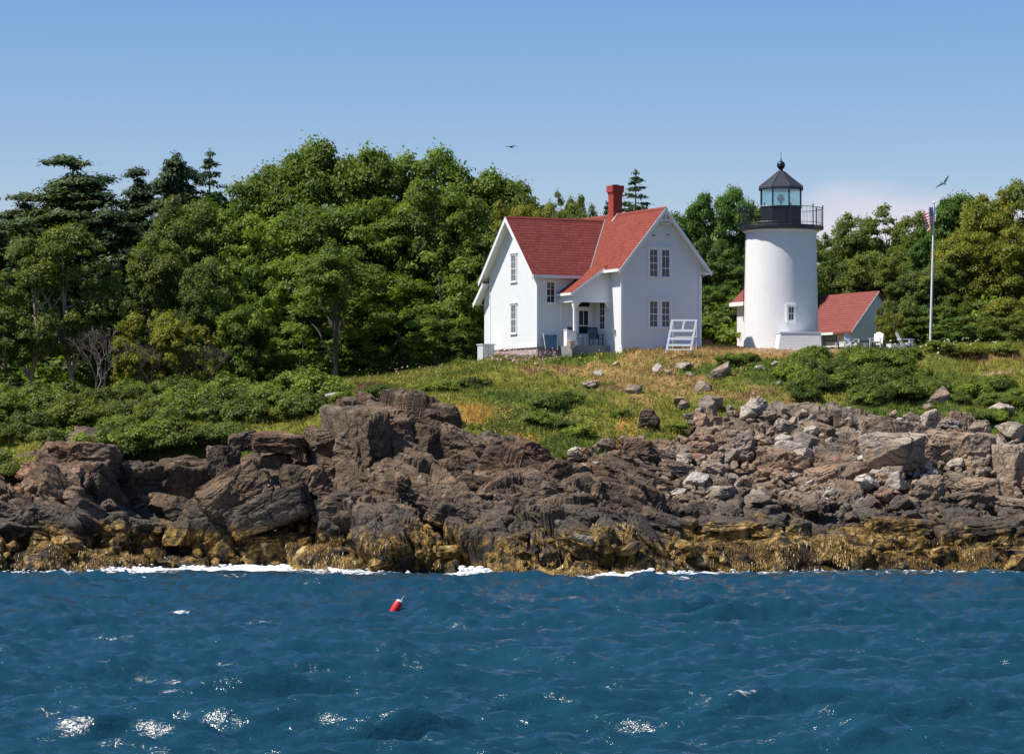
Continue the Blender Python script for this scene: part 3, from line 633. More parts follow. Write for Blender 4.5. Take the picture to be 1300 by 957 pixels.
# frieze boards following the gables
def frz(m):
    for e in (0.0, WB): m.prism([(RB, ZB - tB - 0.02), (e, ZB - SB * RB - tB - 0.02), (e, ZB - SB * RB - tB - 0.22), (RB, ZB - tB - 0.26)], 'y', -0.03, -0.003)
    for e in (VA0, VA1): m.prism([(VR, ZA - tB - 0.02), (e, ZA - SA * 3 - tB - 0.02), (e, ZA - SA * 3 - tB - 0.2), (VR, ZA - tB - 0.24)], 'x', UA - 0.028, UA - 0.003)
pr('frieze_board', M['white'], frz, split=True)
def lining(m):
    m.prism([(VA1 + 0.05, 4.055), (10.5, 2.905), (10.5, 2.88), (VA1 + 0.05, 4.03)], 'x', UA - 0.42, UA + 0.05)
pr('soffit', M['white'], lining)
pr('soffit', M['white'], lambda m: m.prism([(WB + 0.003, ZB - SB * (RB + 0.003) - 0.105), (WB + eo, eB[1] - 0.105), (WB + eo, eB[1] - 0.13), (WB + 0.003, ZB - SB * (RB + 0.003) - 0.13)], 'y', -0.003, 11.2))
pr('soffit', M['white'], lambda m: m.prism([(VA1 + 0.003, ZA - SA * 3.003 - 0.105), (VA1 + 0.45, ZA - SA * 3.45 - 0.105), (VA1 + 0.45, ZA - SA * 3.45 - 0.13), (VA1 + 0.003, ZA - SA * 3.003 - 0.13)], 'x', UA - 0.003, 0.0))
# eave fascia and gutters
pr('gutter', M['white'], lambda m: m.box(UA - 0.5, -0.75, eA[0] - 0.10, eA[0] - 0.003, eA[1] - 0.20, eA[1] - 0.03))
pr('gutter', M['white'], lambda m: m.box(-eo - 0.10, -eo - 0.003, -0.5, 1.30, eB[1] - 0.19, eB[1] - 0.03))
pr('gutter', M['white'], lambda m: m.box(WB + eo + 0.003, WB + eo + 0.10, -0.5, 11.2, eB[1] - 0.18, eB[1] - 0.03))
pr('gutter', M['white'], lambda m: m.box(PU - 0.10, PU - 0.003, 1.32, 3.15, PZ - 0.17, PZ - 0.02))
pr('eave_soffit', M['white'], lambda m: (m.box(-eo, -0.003, -0.48, 1.3, eB[1] - 0.14, eB[1] - 0.11), m.box(UA - 0.48, -1.3, eA[0], VA0 - 0.003, eA[1] - 0.15, eA[1] - 0.12)), split=True)
def cornice(m):   # short cornice returns at the gable feet
    m.box(WB + 0.003, WB + eo, -0.50, -0.04, eB[1] - 0.22, eB[1] - 0.112); m.box(-eo, -0.03, -0.50, -0.04, eB[1] - 0.24, eB[1] - 0.142)
pr('cornice_return', M['white'], cornice, split=True)
# gable ornament
def orn(m):
    z = ZB - 0.75
    m.box(RB - 0.55, RB + 0.55, -0.52, -0.45, z - 0.04, z + 0.04)
    m.box(RB - 0.035, RB + 0.035, -0.515, -0.455, z + 0.042, ZB - 0.18)
    for s in (-1, 1):
        m.tube([(RB + s * 0.42, -0.485, z - 0.04), (RB + s * 0.2, -0.485, z - 0.18), (RB, -0.485, z - 0.22)], 0.03, 6)
pr('gable_ornament', M['white'], orn)
pr('attic_vent', M['dark'], lambda m: (m.box(RB - 0.62, RB - 0.42, -0.02, -0.004, ZB - 1.62, ZB - 1.56), m.box(RB + 0.30, RB + 0.5, -0.02, -0.004, ZB - 1.55, ZB - 1.5)), split=True)
# downspouts
pr('downspout', M['white'], lambda m: m.tube([(-eo - 0.03, -0.15, eB[1] - 0.1), (-0.10, -0.06, eB[1] - 0.5), (-0.09, -0.03, 2.0), (-0.09, -0.03, 0.25), (-0.2, -0.15, 0.05)], 0.045, 8))
pr('downspout', M['white'], lambda m: m.tube([(WB + eo + 0.04, -0.1, eB[1] - 0.14), (WB + 0.1, 0.1, eB[1] - 0.36), (WB + 0.09, 0.1, -0.6)], 0.045, 8))
# valley flashing and ridge caps
pr('ridge_cap', M['roof_y'], lambda m: m.prism([(RB - 0.13, ZB - 0.12), (RB, ZB + 0.035), (RB + 0.13, ZB - 0.12), (RB, ZB - 0.02)], 'y', -0.51, 11.2))
pr('ridge_cap', M['roof_x'], lambda m: m.prism([(VR - 0.13, ZA - 0.10), (VR, ZA + 0.035), (VR + 0.13, ZA - 0.10), (VR, ZA - 0.02)], 'x', UA - 0.51, 2.2))
def valley(m):
    # line where the two roofs meet: ZA-SA*(VR-v)= ZB-SB*(RB-u)
    pts = []
    for v in np.linspace(VA0 - 0.35, VR, 8):
        z = ZA - SA * (VR - v); u = RB - (ZB - z) / SB; pts.append((u, v, z + 0.012))
    m.tube(pts, 0.05, 6)
pr('valley_flashing', M['deck'], valley)
# chimney
ch = pr('chimney', M['chim'], lambda m: (m.box(2.28, 2.88, 5.2, 5.8, 6.9, 9.25)))
pr('chimney_cap', M['chim'], lambda m: (m.box(2.25, 2.91, 5.17, 5.83, 9.252, 9.36), m.box(2.20, 2.96, 5.12, 5.88, 9.362, 9.74)), ch)
pr('flue', M['dark'], lambda m: m.box(2.42, 2.74, 5.34, 5.66, 9.742, 9.80), ch)
pr('flashing', M['white'], lambda m: (m.prism([(2.18, 7.68), (2.55, 8.12), (2.9, 7.75), (2.9, 7.4), (2.18, 7.4)], 'y', 5.12, 5.19)), ch)

def window(parent, M_, w, h, cols, rows, frame=0.09, open_lower=False, hood=True, name='window', glass='glass'):
    """sash window facing local -y of matrix M_ (centre bottom at origin)"""
    fr = MB(); f = frame
    fr.box(-w / 2 - f, -w / 2, -0.05, 0.02, -0.0, h, M_); fr.box(w / 2, w / 2 + f, -0.05, 0.02, 0.0, h, M_)
    fr.box(-w / 2 - f, w / 2 + f, -0.055, 0.02, h, h + f, M_); fr.box(-w / 2 - f - 0.03, w / 2 + f + 0.03, -0.08, 0.02, -0.07, 0.0, M_)
    if hood: fr.box(-w / 2 - f - 0.05, w / 2 + f + 0.05, -0.10, 0.02, h + f, h + f + 0.05, M_)
    o = fr.build(name, M['white'], parent)
    gl = MB(); gl.box(-w / 2, w / 2, -0.012, 0.02, 0.0, h, M_); gl.build('glazing', M[glass], o)
    mu = MB(); b = 0.024
    for i in range(1, cols): x = -w / 2 + w * i / cols; mu.box(x - b / 2, x + b / 2, -0.026, -0.0125, 0, h, M_)
    for j in range(1, rows):
        z = h * j / rows; bb = 0.05 if j * 2 == rows else b
        if open_lower and j * 2 < rows: continue
        if open_lower and j * 2 == rows: z -= 0.28
        mu.box(-w / 2, w / 2, -0.03, -0.0125, z - bb / 2, z + bb / 2, M_)
    mu.box(-w / 2, w / 2, -0.032, -0.0125, 0, 0.045, M_); mu.box(-w / 2, w / 2, -0.032, -0.0125, h - 0.035, h, M_)
    mu.box(-w / 2, -w / 2 + 0.03, -0.031, -0.0125, 0.045, h - 0.035, M_); mu.box(w / 2 - 0.03, w / 2, -0.031, -0.0125, 0.045, h - 0.035, M_)
    mu.build('sash', M['muntin'], o); return o
TM = Matrix.Translation; RZm = lambda a: Matrix.Rotation(a, 4, 'Z')
for zc, hh, op in ((4.12, 1.58, True), (1.27, 1.5, False)):
    for i, u in enumerate((2.02, 2.80)):
        window(house, TM((u, -0.003, zc)), 0.52, hh, 2, 4, 0.10, op and i == 1, hood=False)
    pr('window_hood', M['white'], lambda m: m.box(1.45, 3.37, -0.09, -0.003, zc + hh + 0.11, zc + hh + 0.17))
for zc, hh in ((4.02, 1.5), (1.05, 1.6)):
    window(house, TM((UA - 0.003, VR - 0.1, zc)) @ RZm(R(-90)), 0.62, hh, 2, 4, 0.10, glass='sky_glass')
window(house, TM((-2.9, VA0 - 0.003, 2.68)), 0.52, 1.2, 2, 3, 0.07, hood=False)
window(house, TM((-0.003, 2.32, 1.2)) @ RZm(R(-90)), 0.62, 1.55, 2, 4, 0.08, hood=False)
# porch
pr('porch_floor', M['deck'], lambda m: m.box(-2.42, -0.002, 1.45, VA0 - 0.002, -0.9, 0.24))
pr('porch_gable', M['white'], lambda m: m.prism([(-2.36, 2.86), (-0.003, 2.86), (-0.003, 4.84), (-2.36, PZ + 0.0)], 'y', 1.48, 1.56))
pr('porch_beam', M['white'], lambda m: (m.box(-2.40, -0.003, 1.44, 1.60, 2.68, 2.857), m.box(-2.40, -2.26, 1.602, VA0 - 0.004, 2.68, 3.2)), split=True)
pr('porch_ceiling', M['cream'], lambda m: m.box(-2.25, -0.003, 1.602, VA0 - 0.003, 2.86, 2.89))
def post(m):
    m.box(-2.30, -2.16, 1.46, 1.60, 0.24, 2.678); m.box(-2.34, -2.12, 1.42, 1.64, 0.241, 0.5); m.box(-2.34, -2.12, 1.42, 1.64, 2.45, 2.60)
pr('porch_post', M['white'], post)
pr('porch_pilaster', M['white'], lambda m: m.box(-2.36, -2.22, VA0 - 0.08, VA0 - 0.003, 0.24, 2.68))
def brk(m):
    m.prism([(-2.14, 2.67), (-1.85, 2.67), (-2.14, 2.28)], 'y', 1.50, 1.55); m.prism([(-0.30, 2.67), (-0.01, 2.67), (-0.01, 2.30)], 'y', 1.50, 1.55)
    m.prism([(1.66, 2.67), (1.95, 2.67), (1.66, 2.28)], 'x', -2.27, -2.22)
pr('porch_bracket', M['white'], brk, split=True)
# entrance door with glazed storm door and transom
door = pr('door', M['white'], lambda m: (m.box(-1.30, -1.18, VA0 - 0.07, VA0 - 0.003, 0.24, 2.86), m.box(-0.38, -0.26, VA0 - 0.07, VA0 - 0.003, 0.24, 2.86), m.box(-1.18, -0.38, VA0 - 0.06, VA0 - 0.003, 2.36, 2.5),
                                        m.box(-1.18, -0.38, VA0 - 0.05, VA0 - 0.004, 0.26, 0.98), m.box(-1.18, -1.08, VA0 - 0.05, VA0 - 0.004, 0.98, 2.36), m.box(-0.48, -0.38, VA0 - 0.05, VA0 - 0.004, 0.98, 2.36),
                                        m.box(-1.08, -0.48, VA0 - 0.05, VA0 - 0.004, 1.40, 1.46), m.box(-0.795, -0.765, VA0 - 0.049, VA0 - 0.004, 1.46, 2.3), m.box(-1.08, -0.48, VA0 - 0.05, VA0 - 0.004, 2.28, 2.36)))
pr('door_glass', M['glass'], lambda m: (m.box(-1.08, -0.48, VA0 - 0.03, VA0 - 0.003, 0.98, 2.30), m.box(-1.18, -0.38, VA0 - 0.03, VA0 - 0.003, 2.52, 2.84)), door)
pr('door_handle', M['iron'], lambda m: m.tube([(-1.13, VA0 - 0.055, 1.30), (-1.13, VA0 - 0.11, 1.30), (-1.05, VA0 - 0.11, 1.30)], 0.014, 6), door)
pr('wall_fitting', M['deck'], lambda m: m.box(-0.14, -0.003, 0.75, 0.87, 0.95, 1.12))
pr('lean_to_gutter', M['white'], lambda m: m.box(UA - 0.45, 0.2, 10.49, 10.58, 2.86, 2.99))
bpy.context.view_layer.update()
HM = Matrix.Translation(HP) @ Matrix.Rotation(HR, 4, 'Z')
def hl(u, v, z): return HM @ Vector((u, v, z))

# things on and beside the porch
def porch_chair(mat, label, loc, rotz, name='armchair'):
    t = empty(name, label, 'chair', loc, rotz, 'chairs on the porch')
    s = MB(); [s.box(-0.27, 0.27, -0.27 + i * 0.108, -0.18 + i * 0.108, 0.40, 0.43) for i in range(5)]; s.build('seat', mat, t)
    b = MB(); M_ = TM((0, 0.25, 0.42)) @ Matrix.Rotation(R(-12), 4, 'X')
    for i in range(6): b.box(-0.25 + i * 0.088, -0.19 + i * 0.088, 0, 0.025, 0.03, 0.60, M_)
    b.box(-0.29, 0.29, -0.005, 0.035, 0.60, 0.68, M_); b.box(-0.29, -0.25, -0.002, 0.03, 0.0, 0.60, M_); b.box(0.25, 0.29, -0.002, 0.03, 0.0, 0.60, M_); b.build('backrest', mat, t)
    for sx in (-1, 1):
        m = MB(); m.box(sx * 0.31 - 0.05, sx * 0.31 + 0.05, -0.32, 0.30, 0.64, 0.67); m.build('armrest', mat, t)
        for y in (-0.27, 0.24): m = MB(); m.box(sx * 0.30 - 0.025, sx * 0.30 + 0.025, y - 0.025, y + 0.025, 0.0, 0.64); m.build('leg', mat, t)
    return t
porch_chair(M['bluechair'], 'dark blue slatted armchair facing out beside the porch door', hl(-0.55, 2.1, 0.242), HR)
porch_chair(M['bluecloth'], 'blue armchair half hidden behind the porch post', hl(-1.75, 2.25, 0.242), HR + R(35))
t = empty('planter', 'square white planter box standing against the foot of the porch post', 'planter', hl(-2.62, 1.35, 0.15), HR)
pr('box', M['white'], lambda m: m.prism([(-0.30, 0.02), (0.24, 0.0), (0.26, 0.80), (-0.30, 0.92)], 'y', -0.2, 0.2), t)
pr('rim', M['white'], lambda m: m.prism([(-0.33, 0.925), (0.29, 0.805), (0.29, 0.845), (-0.33, 0.965)], 'y', -0.23, 0.23), t)
t = empty('folded_beach_chair', 'folded blue canvas chair leaning on the front wall left of the porch', 'chair', hl(-3.1, 2.75, 0.05), HR)
t['label'] = 'folded blue canvas chair leaning on the wall below the small porch-side window'
pr('canvas', M['bluecloth'], lambda m: m.prism([(-0.35, 0.05), (0.38, 0.0), (0.5, 0.85), (-0.28, 0.82)], 'y', 0.0, 0.05, Matrix.Rotation(R(-15), 4, 'X')), t)
for sx in (-0.37, 0.47): pr('leg', M['lawnwhite'], lambda m: m.tube([(sx * 0.9, 0.02, 0.0), (sx, 0.26, 0.9)], 0.02, 6), t)
t = empty('flower_pot', 'pale stone pot at the edge of the porch floor', 'pot', hl(-2.75, 0.95, 0.0), HR)
pr('pot', simple('pale_clay', (0.5, 0.40, 0.34), 0.8, 0.2), lambda m: m.lathe([(0.13, 0), (0.19, 0.22), (0.21, 0.38), (0.23, 0.40), (0.23, 0.45), (0.18, 0.45)], 14), t, smooth=True)
t = empty('storage_bin', 'pale grey ribbed metal bin by the far foot of the white gable wall', 'bin', P(617, 462, 181.3), HR)
t.location.z = gz(t.location.x, t.location.y) - 0.05
pr('body', M['galv'], lambda m: [m.box(-0.38 + i * 0.19, -0.20 + i * 0.19, -0.35 + 0.02 * (i % 2), 0.35, 0.0, 0.95) for i in range(4)], t)
pr('lid', M['galv'], lambda m: m.box(-0.42, 0.42, -0.4, 0.4, 0.952, 1.02), t)

# white frame leaning beside the house
fl = P(862, 441, 173.5); fz = gz(fl.x, fl.y)
t = empty('slatted_frame', 'white wooden folding frame with two upper openings standing before the front gable wall', 'frame', (fl.x, fl.y, 5 + (585 - 441) * 173.5 / F - 0.05), R(6))
def frm(m):
    S = Matrix.Rotation(R(-14), 4, 'X') @ Matrix.Shear('XZ', 4, (0.25, 0)) if False else Matrix.Rotation(R(-14), 4, 'X')
    return S
FS = Matrix(((1, 0, 0.23, 0), (0, 1, 0.25, 0), (0, 0, 1, 0), (0, 0, 0, 1)))
def rail(x0, x1, z0, z1, name, y=0.0): pr(name, M['lawnwhite'], lambda m: m.box(x0, x1, y - 0.025, y + 0.025, z0, z1, FS), t)
rail(-0.73, -0.62, -0.25, 1.62, 'stile'); rail(0.62, 0.73, -0.25, 1.62, 'stile')
rail(-0.618, 0.618, 1.53, 1.62, 'rail'); rail(-0.618, 0.618, 0.93, 1.06, 'rail'); rail(-0.05, 0.05, 1.062, 1.528, 'mullion')
rail(-0.618, 0.618, 0.47, 0.60, 'slat'); rail(-0.618, 0.618, 0.12, 0.24, 'slat'); rail(-0.75, 0.75, -0.10, -0.04, 'slat', -0.06)
for x in (-0.6, 0.72): pr('rear_leg', M['lawnwhite'], lambda m: m.tube([(x + 0.36, 0.40, 1.58), (x + 0.42, 0.95, -0.1)], 0.032, 6), t)
pr('crossbar', M['lawnwhite'], lambda m: m.tube([(-0.2, 0.72, 0.66), (1.1, 0.72, 0.66)], 0.03, 6), t)
# red drum behind the corner of the house
dp = P(896, 435, 181); t = empty('red_drum', 'dull red drum lying by the far corner of the house', 'drum', (dp.x, dp.y, 11.45), R(15))
pr('body', M['redmetal'], lambda m: m.lathe([(0.20, -0.34), (0.27, -0.30), (0.28, -0.1), (0.265, 0), (0.28, 0.1), (0.27, 0.30), (0.20, 0.34)], 18, 0, TM((0, 0, 0.27)) @ Matrix.Rotation(R(90), 4, 'Y')), t, smooth=True)
pr('hoop', M['iron'], lambda m: [m.lathe([(0.284, a), (0.292, a + 0.005), (0.292, a + 0.035), (0.284, a + 0.04)], 18, 0, TM((0, 0, 0.27)) @ Matrix.Rotation(R(90), 4, 'Y')) for a in (-0.2, 0.16)], t)

# ------------------------------------------------------------------ lighthouse
LP = Vector(((991.5 - CX) * 180 / F, 180, 11.55))
lh = empty('lighthouse', 'round white brick lighthouse with black gallery and lantern', 'lighthouse', LP)
pr('tower', M['tower'], lambda m: m.lathe([(2.17, -1.0), (2.16, 0.0), (2.13, 1.6), (2.095, 3.4), (2.06, 5.2), (2.035, 6.55)], 72), lh, smooth=True)
pr('cornice', M['white'], lambda m: m.lathe([(2.036, 6.551), (2.10, 6.56), (2.10, 6.62), (2.2, 6.66), (2.2, 6.70), (1.9, 6.70)], 72), lh, smooth=True)
def deck(m):
    m.lathe([(2.15, 6.702), (2.44, 6.76), (2.46, 6.78), (2.46, 6.93), (2.44, 6.95), (1.0, 6.95)], 20, R(9))
gal = pr('gallery_deck', M['iron'], deck, lh)
def gbr(m):
    for k in range(20):
        a = 2 * math.pi * k / 20; m.prism([(2.05, 6.25), (2.14, 6.25), (2.4, 6.70), (2.05, 6.70)], 'y', -0.025, 0.025, RZm(a))
# railing
rg = 2.40; post0 = R(8.5)
pang = [-math.pi / 2 + post0 + k * math.pi / 5 for k in range(10)]
rl = MB()
for z, r in ((7.98, 0.022), (7.10, 0.016)):
    rl.tube([(rg * math.cos(a), rg * math.sin(a), z) for a in np.linspace(0, 2 * math.pi, 61)], r, 6)
railing = rl.build('railing', M['iron'], lh)
pm = MB(); pm.tube([(0, 0, 6.95), (0, 0, 8.06)], 0.034, 6); pm.lathe([(0.02, 8.06), (0.045, 8.09), (0.045, 8.12), (0.01, 8.15)], 8)
pme = pm.build('railing_post', M['iron'], railing, loc=(rg * math.cos(pang[0]), rg * math.sin(pang[0]), 0))
for a in pang[1:]: c = pme.copy(); COL.objects.link(c); c.location = (rg * math.cos(a), rg * math.sin(a), 0)
bm_ = MB(); bm_.tube([(0, 0, 6.96), (0, 0, 7.97)], 0.009, 5)
bal = None
for k in range(10):
    for j in range(1, 6):
        a = pang[k] + j * math.pi / 30
        if bal is None: bal = bm_.build('baluster', M['iron'], railing); c = bal
        else: c = bal.copy(); COL.objects.link(c)
        c.location = (rg * math.cos(a), rg * math.sin(a), 0)
# lantern: octagon with corners 17 degrees off the view axis
o0 = -math.pi / 2 + R(17); RL = 1.25
oc = lambda r, k, z: (r * math.cos(o0 + k * math.pi / 4), r * math.sin(o0 + k * math.pi / 4), z)
lan = pr('lantern', M['iron'], lambda m: (m.lathe([(RL, 6.952), (RL, 8.02), (RL + 0.04, 8.03), (RL + 0.04, 8.10), (RL - 0.1, 8.10)], 8, o0)), lh)
mull = MB(); mull.box(-0.035, 0.035, -0.03, 0.03, 8.10, 9.06)
mo = None
for k in range(8):
    p = oc(RL - 0.02, k, 0)
    if mo is None: mo = mull.build('mullion', M['iron'], lan); c = mo
    else: c = mo.copy(); COL.objects.link(c)
    c.location = p; c.rotation_euler = (0, 0, o0 + k * math.pi / 4)
pane = None
for k in range(8):
    m = MB(); a, b = Vector(oc(RL - 0.045, k, 0)), Vector(oc(RL - 0.045, k + 1, 0)); d = (b - a).normalized(); n = Vector((d.y, -d.x, 0)) * 0.006
    a = a + d * 0.04; b = b - d * 0.04
    m.add([a - n + Vector((0, 0, 8.102)), b - n + Vector((0, 0, 8.102)), b + n + Vector((0, 0, 8.102)), a + n + Vector((0, 0, 8.102)),
           a - n + Vector((0, 0, 9.05)), b - n + Vector((0, 0, 9.05)), b + n + Vector((0, 0, 9.05)), a + n + Vector((0, 0, 9.05))],
          [(0, 3, 2, 1), (4, 5, 6, 7), (0, 1, 5, 4), (1, 2, 6, 5), (2, 3, 7, 6), (3, 0, 4, 7)])
    m.build('pane', M['clear'], lan)
pr('lantern_roof', M['iron_roof'], lambda m: m.lathe([(RL - 0.05, 9.06), (RL + 0.10, 9.062), (RL + 0.13, 9.08), (RL + 0.13, 9.20), (RL + 0.09, 9.24), (0.62, 9.78), (0.24, 10.10), (0.2, 10.13)], 8, o0), lh)
lr = MB()
for k in range(8): lr.tube([oc(RL + 0.10, k, 9.24), oc(0.62, k, 9.79), oc(0.22, k, 10.12)], 0.022, 5)
lr.build('roof_rib', M['iron_roof'], lh)
pr('vent_ball', M['iron'], lambda m: m.lathe([(0.19, 10.13), (0.13, 10.18), (0.10, 10.26), (0.15, 10.30), (0.21, 10.37), (0.245, 10.48), (0.225, 10.60), (0.16, 10.69), (0.06, 10.74), (0.035, 10.80), (0.015, 10.95), (0.008, 11.3)], 18), lh, smooth=True)
lamp = pr('beacon', simple('beacon_green', (0.03, 0.10, 0.09), 0.3), lambda m: (m.lathe([(0.10, 6.96), (0.06, 7.0), (0.05, 8.28), (0.07, 8.30), (0.10, 8.42), (0.20, 8.46), (0.22, 8.52), (0.22, 8.64), (0.15, 8.67)], 14)), lh, smooth=True)
pr('beacon_lens', simple('lens', (0.35, 0.5, 0.5), 0.1), lambda m: m.lathe([(0.12, 8.671), (0.15, 8.72), (0.12, 8.80), (0.03, 8.83)], 14), lh, smooth=True)
# tower window, set into a surround that follows the wall
aw = -math.pi / 2 + R(10.5)
WMm = TM((2.175 * math.cos(aw), 2.175 * math.sin(aw), 1.45)) @ RZm(R(10.5))
window(lh, WMm, 0.34, 0.80, 2, 2, 0.10, hood=False)
pr('window_surround', M['tower'], lambda m: m.box(-0.31, 0.31, -0.05, 0.15, -0.14, 0.96, WMm @ TM((0, 0.05, 0))), lh)
pr('lightning_cable', M['iron'], lambda m: m.tube([(-2.085, -0.2, 6.5), (-2.12, -0.2, 5.0), (-2.16, -0.2, 3.2), (-2.19, -0.2, 1.5)], 0.022, 5), lh)
gf = pr('gallery_door', M['iron'], lambda m: m.box(-0.30, 0.30, -0.03, 0.0, 7.0, 7.9, TM((0, 0, 0)) @ RZm(R(17 + 22.5 - 45)) @ TM((0, -RL * math.cos(R(22.5)) - 0.002, 0))), lh)
# battered concrete block at the foot
bp = P(1014, 447, 176.9)
t = empty('concrete_block', 'low whitewashed concrete block with sloping sides in front of the lighthouse', 'block', (bp.x, bp.y, 11.0), R(4))
def blk(m):
    a, b, c, d = -1.42, 1.25, -0.62, 0.9; e, f = -1.12, 1.20
    m.add([(a, c, -0.5), (b, c, -0.5), (b, d, -0.5), (a, d, -0.5), (e, c + 0.15, 1.22), (f, c + 0.15, 1.22), (f, d, 1.22), (e, d, 1.22)], [(0, 3, 2, 1), (4, 5, 6, 7), (0, 1, 5, 4), (1, 2, 6, 5), (2, 3, 7, 6), (3, 0, 4, 7)])
bo = pr('block', M['tower'], blk, t, bevel=0.02)
pr('cap', M['white'], lambda m: m.box(-1.16, 1.24, -0.50, 0.93, 1.222, 1.29), t)

# ------------------------------------------------------------------ barn and small shed behind the lighthouse
BPt = P(1083, 425, 196); bz = 11.6
barn = empty('red_roofed_barn', 'low grey-white outbuilding with a long faded red roof right behind the lighthouse', 'outbuilding', (BPt.x, BPt.y, bz), HR)
barn['label'] = 'low grey-white outbuilding with long faded red roof and one dark window'
rz = CZ + (585 - 369) * 196.8 / F - bz; ez = CZ + (585 - 419) * 196 / F - bz; hw = 1.95
greyclap = clapboard_mat('grey_white_clapboard', (0.70, 0.71, 0.72))
pr('wall', greyclap, lambda m: m.prism([(0.2, -1), (2 * hw + 1.6, -1), (2 * hw + 1.6, ez - 1.5), (hw, rz - 0.12), (0.2, ez + 0.0)], 'y', 0.25, 12), barn)
pr('roof', M['roof_b'], lambda m: slab(m, 'y', (hw, rz), (-0.12, ez - 0.05), 0.12, 0, 12.2), barn)
pr('roof', M['roof_b'], lambda m: slab(m, 'y', (hw + 0.002, rz - 0.002), (2 * hw + 1.9, ez - 2.0), 0.12, 0, 12.2), barn)
pr('gutter', M['white'], lambda m: m.box(-0.22, -0.123, 2.0, 12.2, ez - 0.22, ez - 0.06), barn)
pr('rake_board', M['cream'], lambda m: rake(m, 'y', (hw, rz), (-0.1, ez - 0.03), -0.035, -0.003, 0.12, 0.03), barn)
window(barn, TM((hw + 0.25, 0.247, rz - 2.35)), 0.62, 1.2, 2, 2, 0.06, hood=False)
sp = P(935.5, 438, 190)
shed = empty('white_shed', 'narrow white outbuilding with red roof edge peeping out beside the lighthouse base', 'outbuilding', (sp.x, sp.y, 11.5), HR)
she = CZ + (585 - 384) * 190 / F - 11.5
pr('wall', M['clap'], lambda m: m.prism([(0, -1), (3.2, -1), (3.2, she - 0.1), (1.6, she + 1.4), (0, she - 0.1)], 'y', -2.0, 0.0), shed)
pr('roof', M['roof_b'], lambda m: slab(m, 'y', (1.6, she + 1.7), (-0.34, she - 0.04), 0.10, -2.3, 0.25), shed)
pr('roof', M['roof_b'], lambda m: slab(m, 'y', (1.602, she + 1.698), (3.54, she - 0.04), 0.10, -2.3, 0.25), shed)
pr('eave_board', M['white'], lambda m: m.box(-0.40, -0.343, -2.3, 0.25, she - 0.26, she - 0.02), shed)
pr('soffit', M['white'], lambda m: m.box(-0.34, -0.003, -2.2, 0.2, she - 0.24, she - 0.20), shed)
pr('door', M['white'], lambda m: (m.box(-0.03, -0.003, -1.9, -1.82, 0, 2.2), m.box(-0.03, -0.003, -1.1, -1.02, 0, 2.2), m.box(-0.03, -0.003, -1.9, -1.02, 2.2, 2.3)), shed)

# ------------------------------------------------------------------ lawn furniture
def adirondack(label, px, py, Y, rotz, mat, scale=1.0):
    p = P(px, py, Y); t = empty('adirondack_chair', label, 'chair', (p.x, p.y, p.z), rotz, 'chairs on the lawn beside the lighthouse'); t.scale = (scale,) * 3
    Mb = TM((0, 0.18, 0.25)) @ Matrix.Rotation(R(-26), 4, 'X'); hs = (0.68, 0.76, 0.80, 0.80, 0.76, 0.68)
    for i in range(6):
        x = -0.27 + i * 0.094
        m = MB(); m.box(x, x + 0.082, 0, 0.022, -0.12, hs[i], Mb); m.build('back_slat', mat, t)
    m = MB(); m.box(-0.27, 0.29, 0.023, 0.05, 0.28, 0.35, Mb); m.build('back_rail', mat, t)
    Ms = TM((0, 0, 0.30)) @ Matrix.Rotation(R(-12), 4, 'X')
    for i in range(5):
        m = MB(); m.box(-0.28, 0.28, -0.38 + i * 0.105, -0.29 + i * 0.105, 0.0, 0.02, Ms); m.build('seat_slat', mat, t)
    for sx in (-1, 1):
        m = MB(); m.box(sx * 0.34 - 0.07, sx * 0.34 + 0.07, -0.42, 0.36, 0.55, 0.575); m.build('armrest', mat, t)
        m = MB(); m.box(sx * 0.31 - 0.02, sx * 0.31 + 0.02, -0.40, -0.29, 0.0, 0.548); m.build('leg', mat, t)
        m = MB(); m.prism([(-0.35, 0.27), (-0.35, 0.38), (0.45, 0.12), (0.5, 0.0), (0.36, 0.0)], 'x', sx * 0.285 - 0.018, sx * 0.285 + 0.018); m.build('leg', mat, t)
    return t
adirondack('white adirondack lawn chair with broad fan back, beside the dark low table', 1113, 442, 178.3, R(-22), M['lawnwhite'], 0.98)
adirondack('white adirondack lawn chair seen edge-on, farthest from the lighthouse', 1149, 443, 178.3, R(100), M['lawnwhite'])
adirondack('grey-white adirondack lawn chair in half shade between bench and table', 1081, 442, 178.4, R(30), simple('shade_greyed_paint', (0.5, 0.5, 0.54), 0.6), 0.9)  # half shade on this white chair is put into its paint colour
p = P(1054.5, 442, 178.2)
t = empty('bench', 'dark green wooden bench closest to the lighthouse on the lawn', 'bench', p, R(10), 'chairs on the lawn beside the lighthouse')
for i in range(3): pr('back_slat', M['greenchair'], lambda m: m.box(-0.42, 0.42, 0.2, 0.23, 0.42 + i * 0.12, 0.50 + i * 0.12), t)
for i in range(3): pr('seat_slat', M['greenchair'], lambda m: m.box(-0.42, 0.42, -0.24 + i * 0.14, -0.13 + i * 0.14, 0.36, 0.39), t)
for x in (-0.4, 0.4):
    pr('leg', M['greenchair'], lambda m: m.box(x - 0.03, x + 0.03, 0.16, 0.198, 0, 0.76), t); pr('leg', M['greenchair'], lambda m: m.box(x - 0.03, x + 0.03, -0.25, -0.2, 0, 0.358), t)
p = P(1098.5, 442, 178.6); t = empty('low_table', 'dark low garden table between the white lawn chairs', 'table', p, R(5))
pr('table_top', M['greenchair'], lambda m: m.box(-0.42, 0.42, -0.3, 0.3, 0.36, 0.42), t)
for x in (-0.36, 0.36):
    for y in (-0.24, 0.24): pr('leg', M['greenchair'], lambda m: m.box(x - 0.03, x + 0.03, y - 0.03, y + 0.03, 0, 0.359), t)
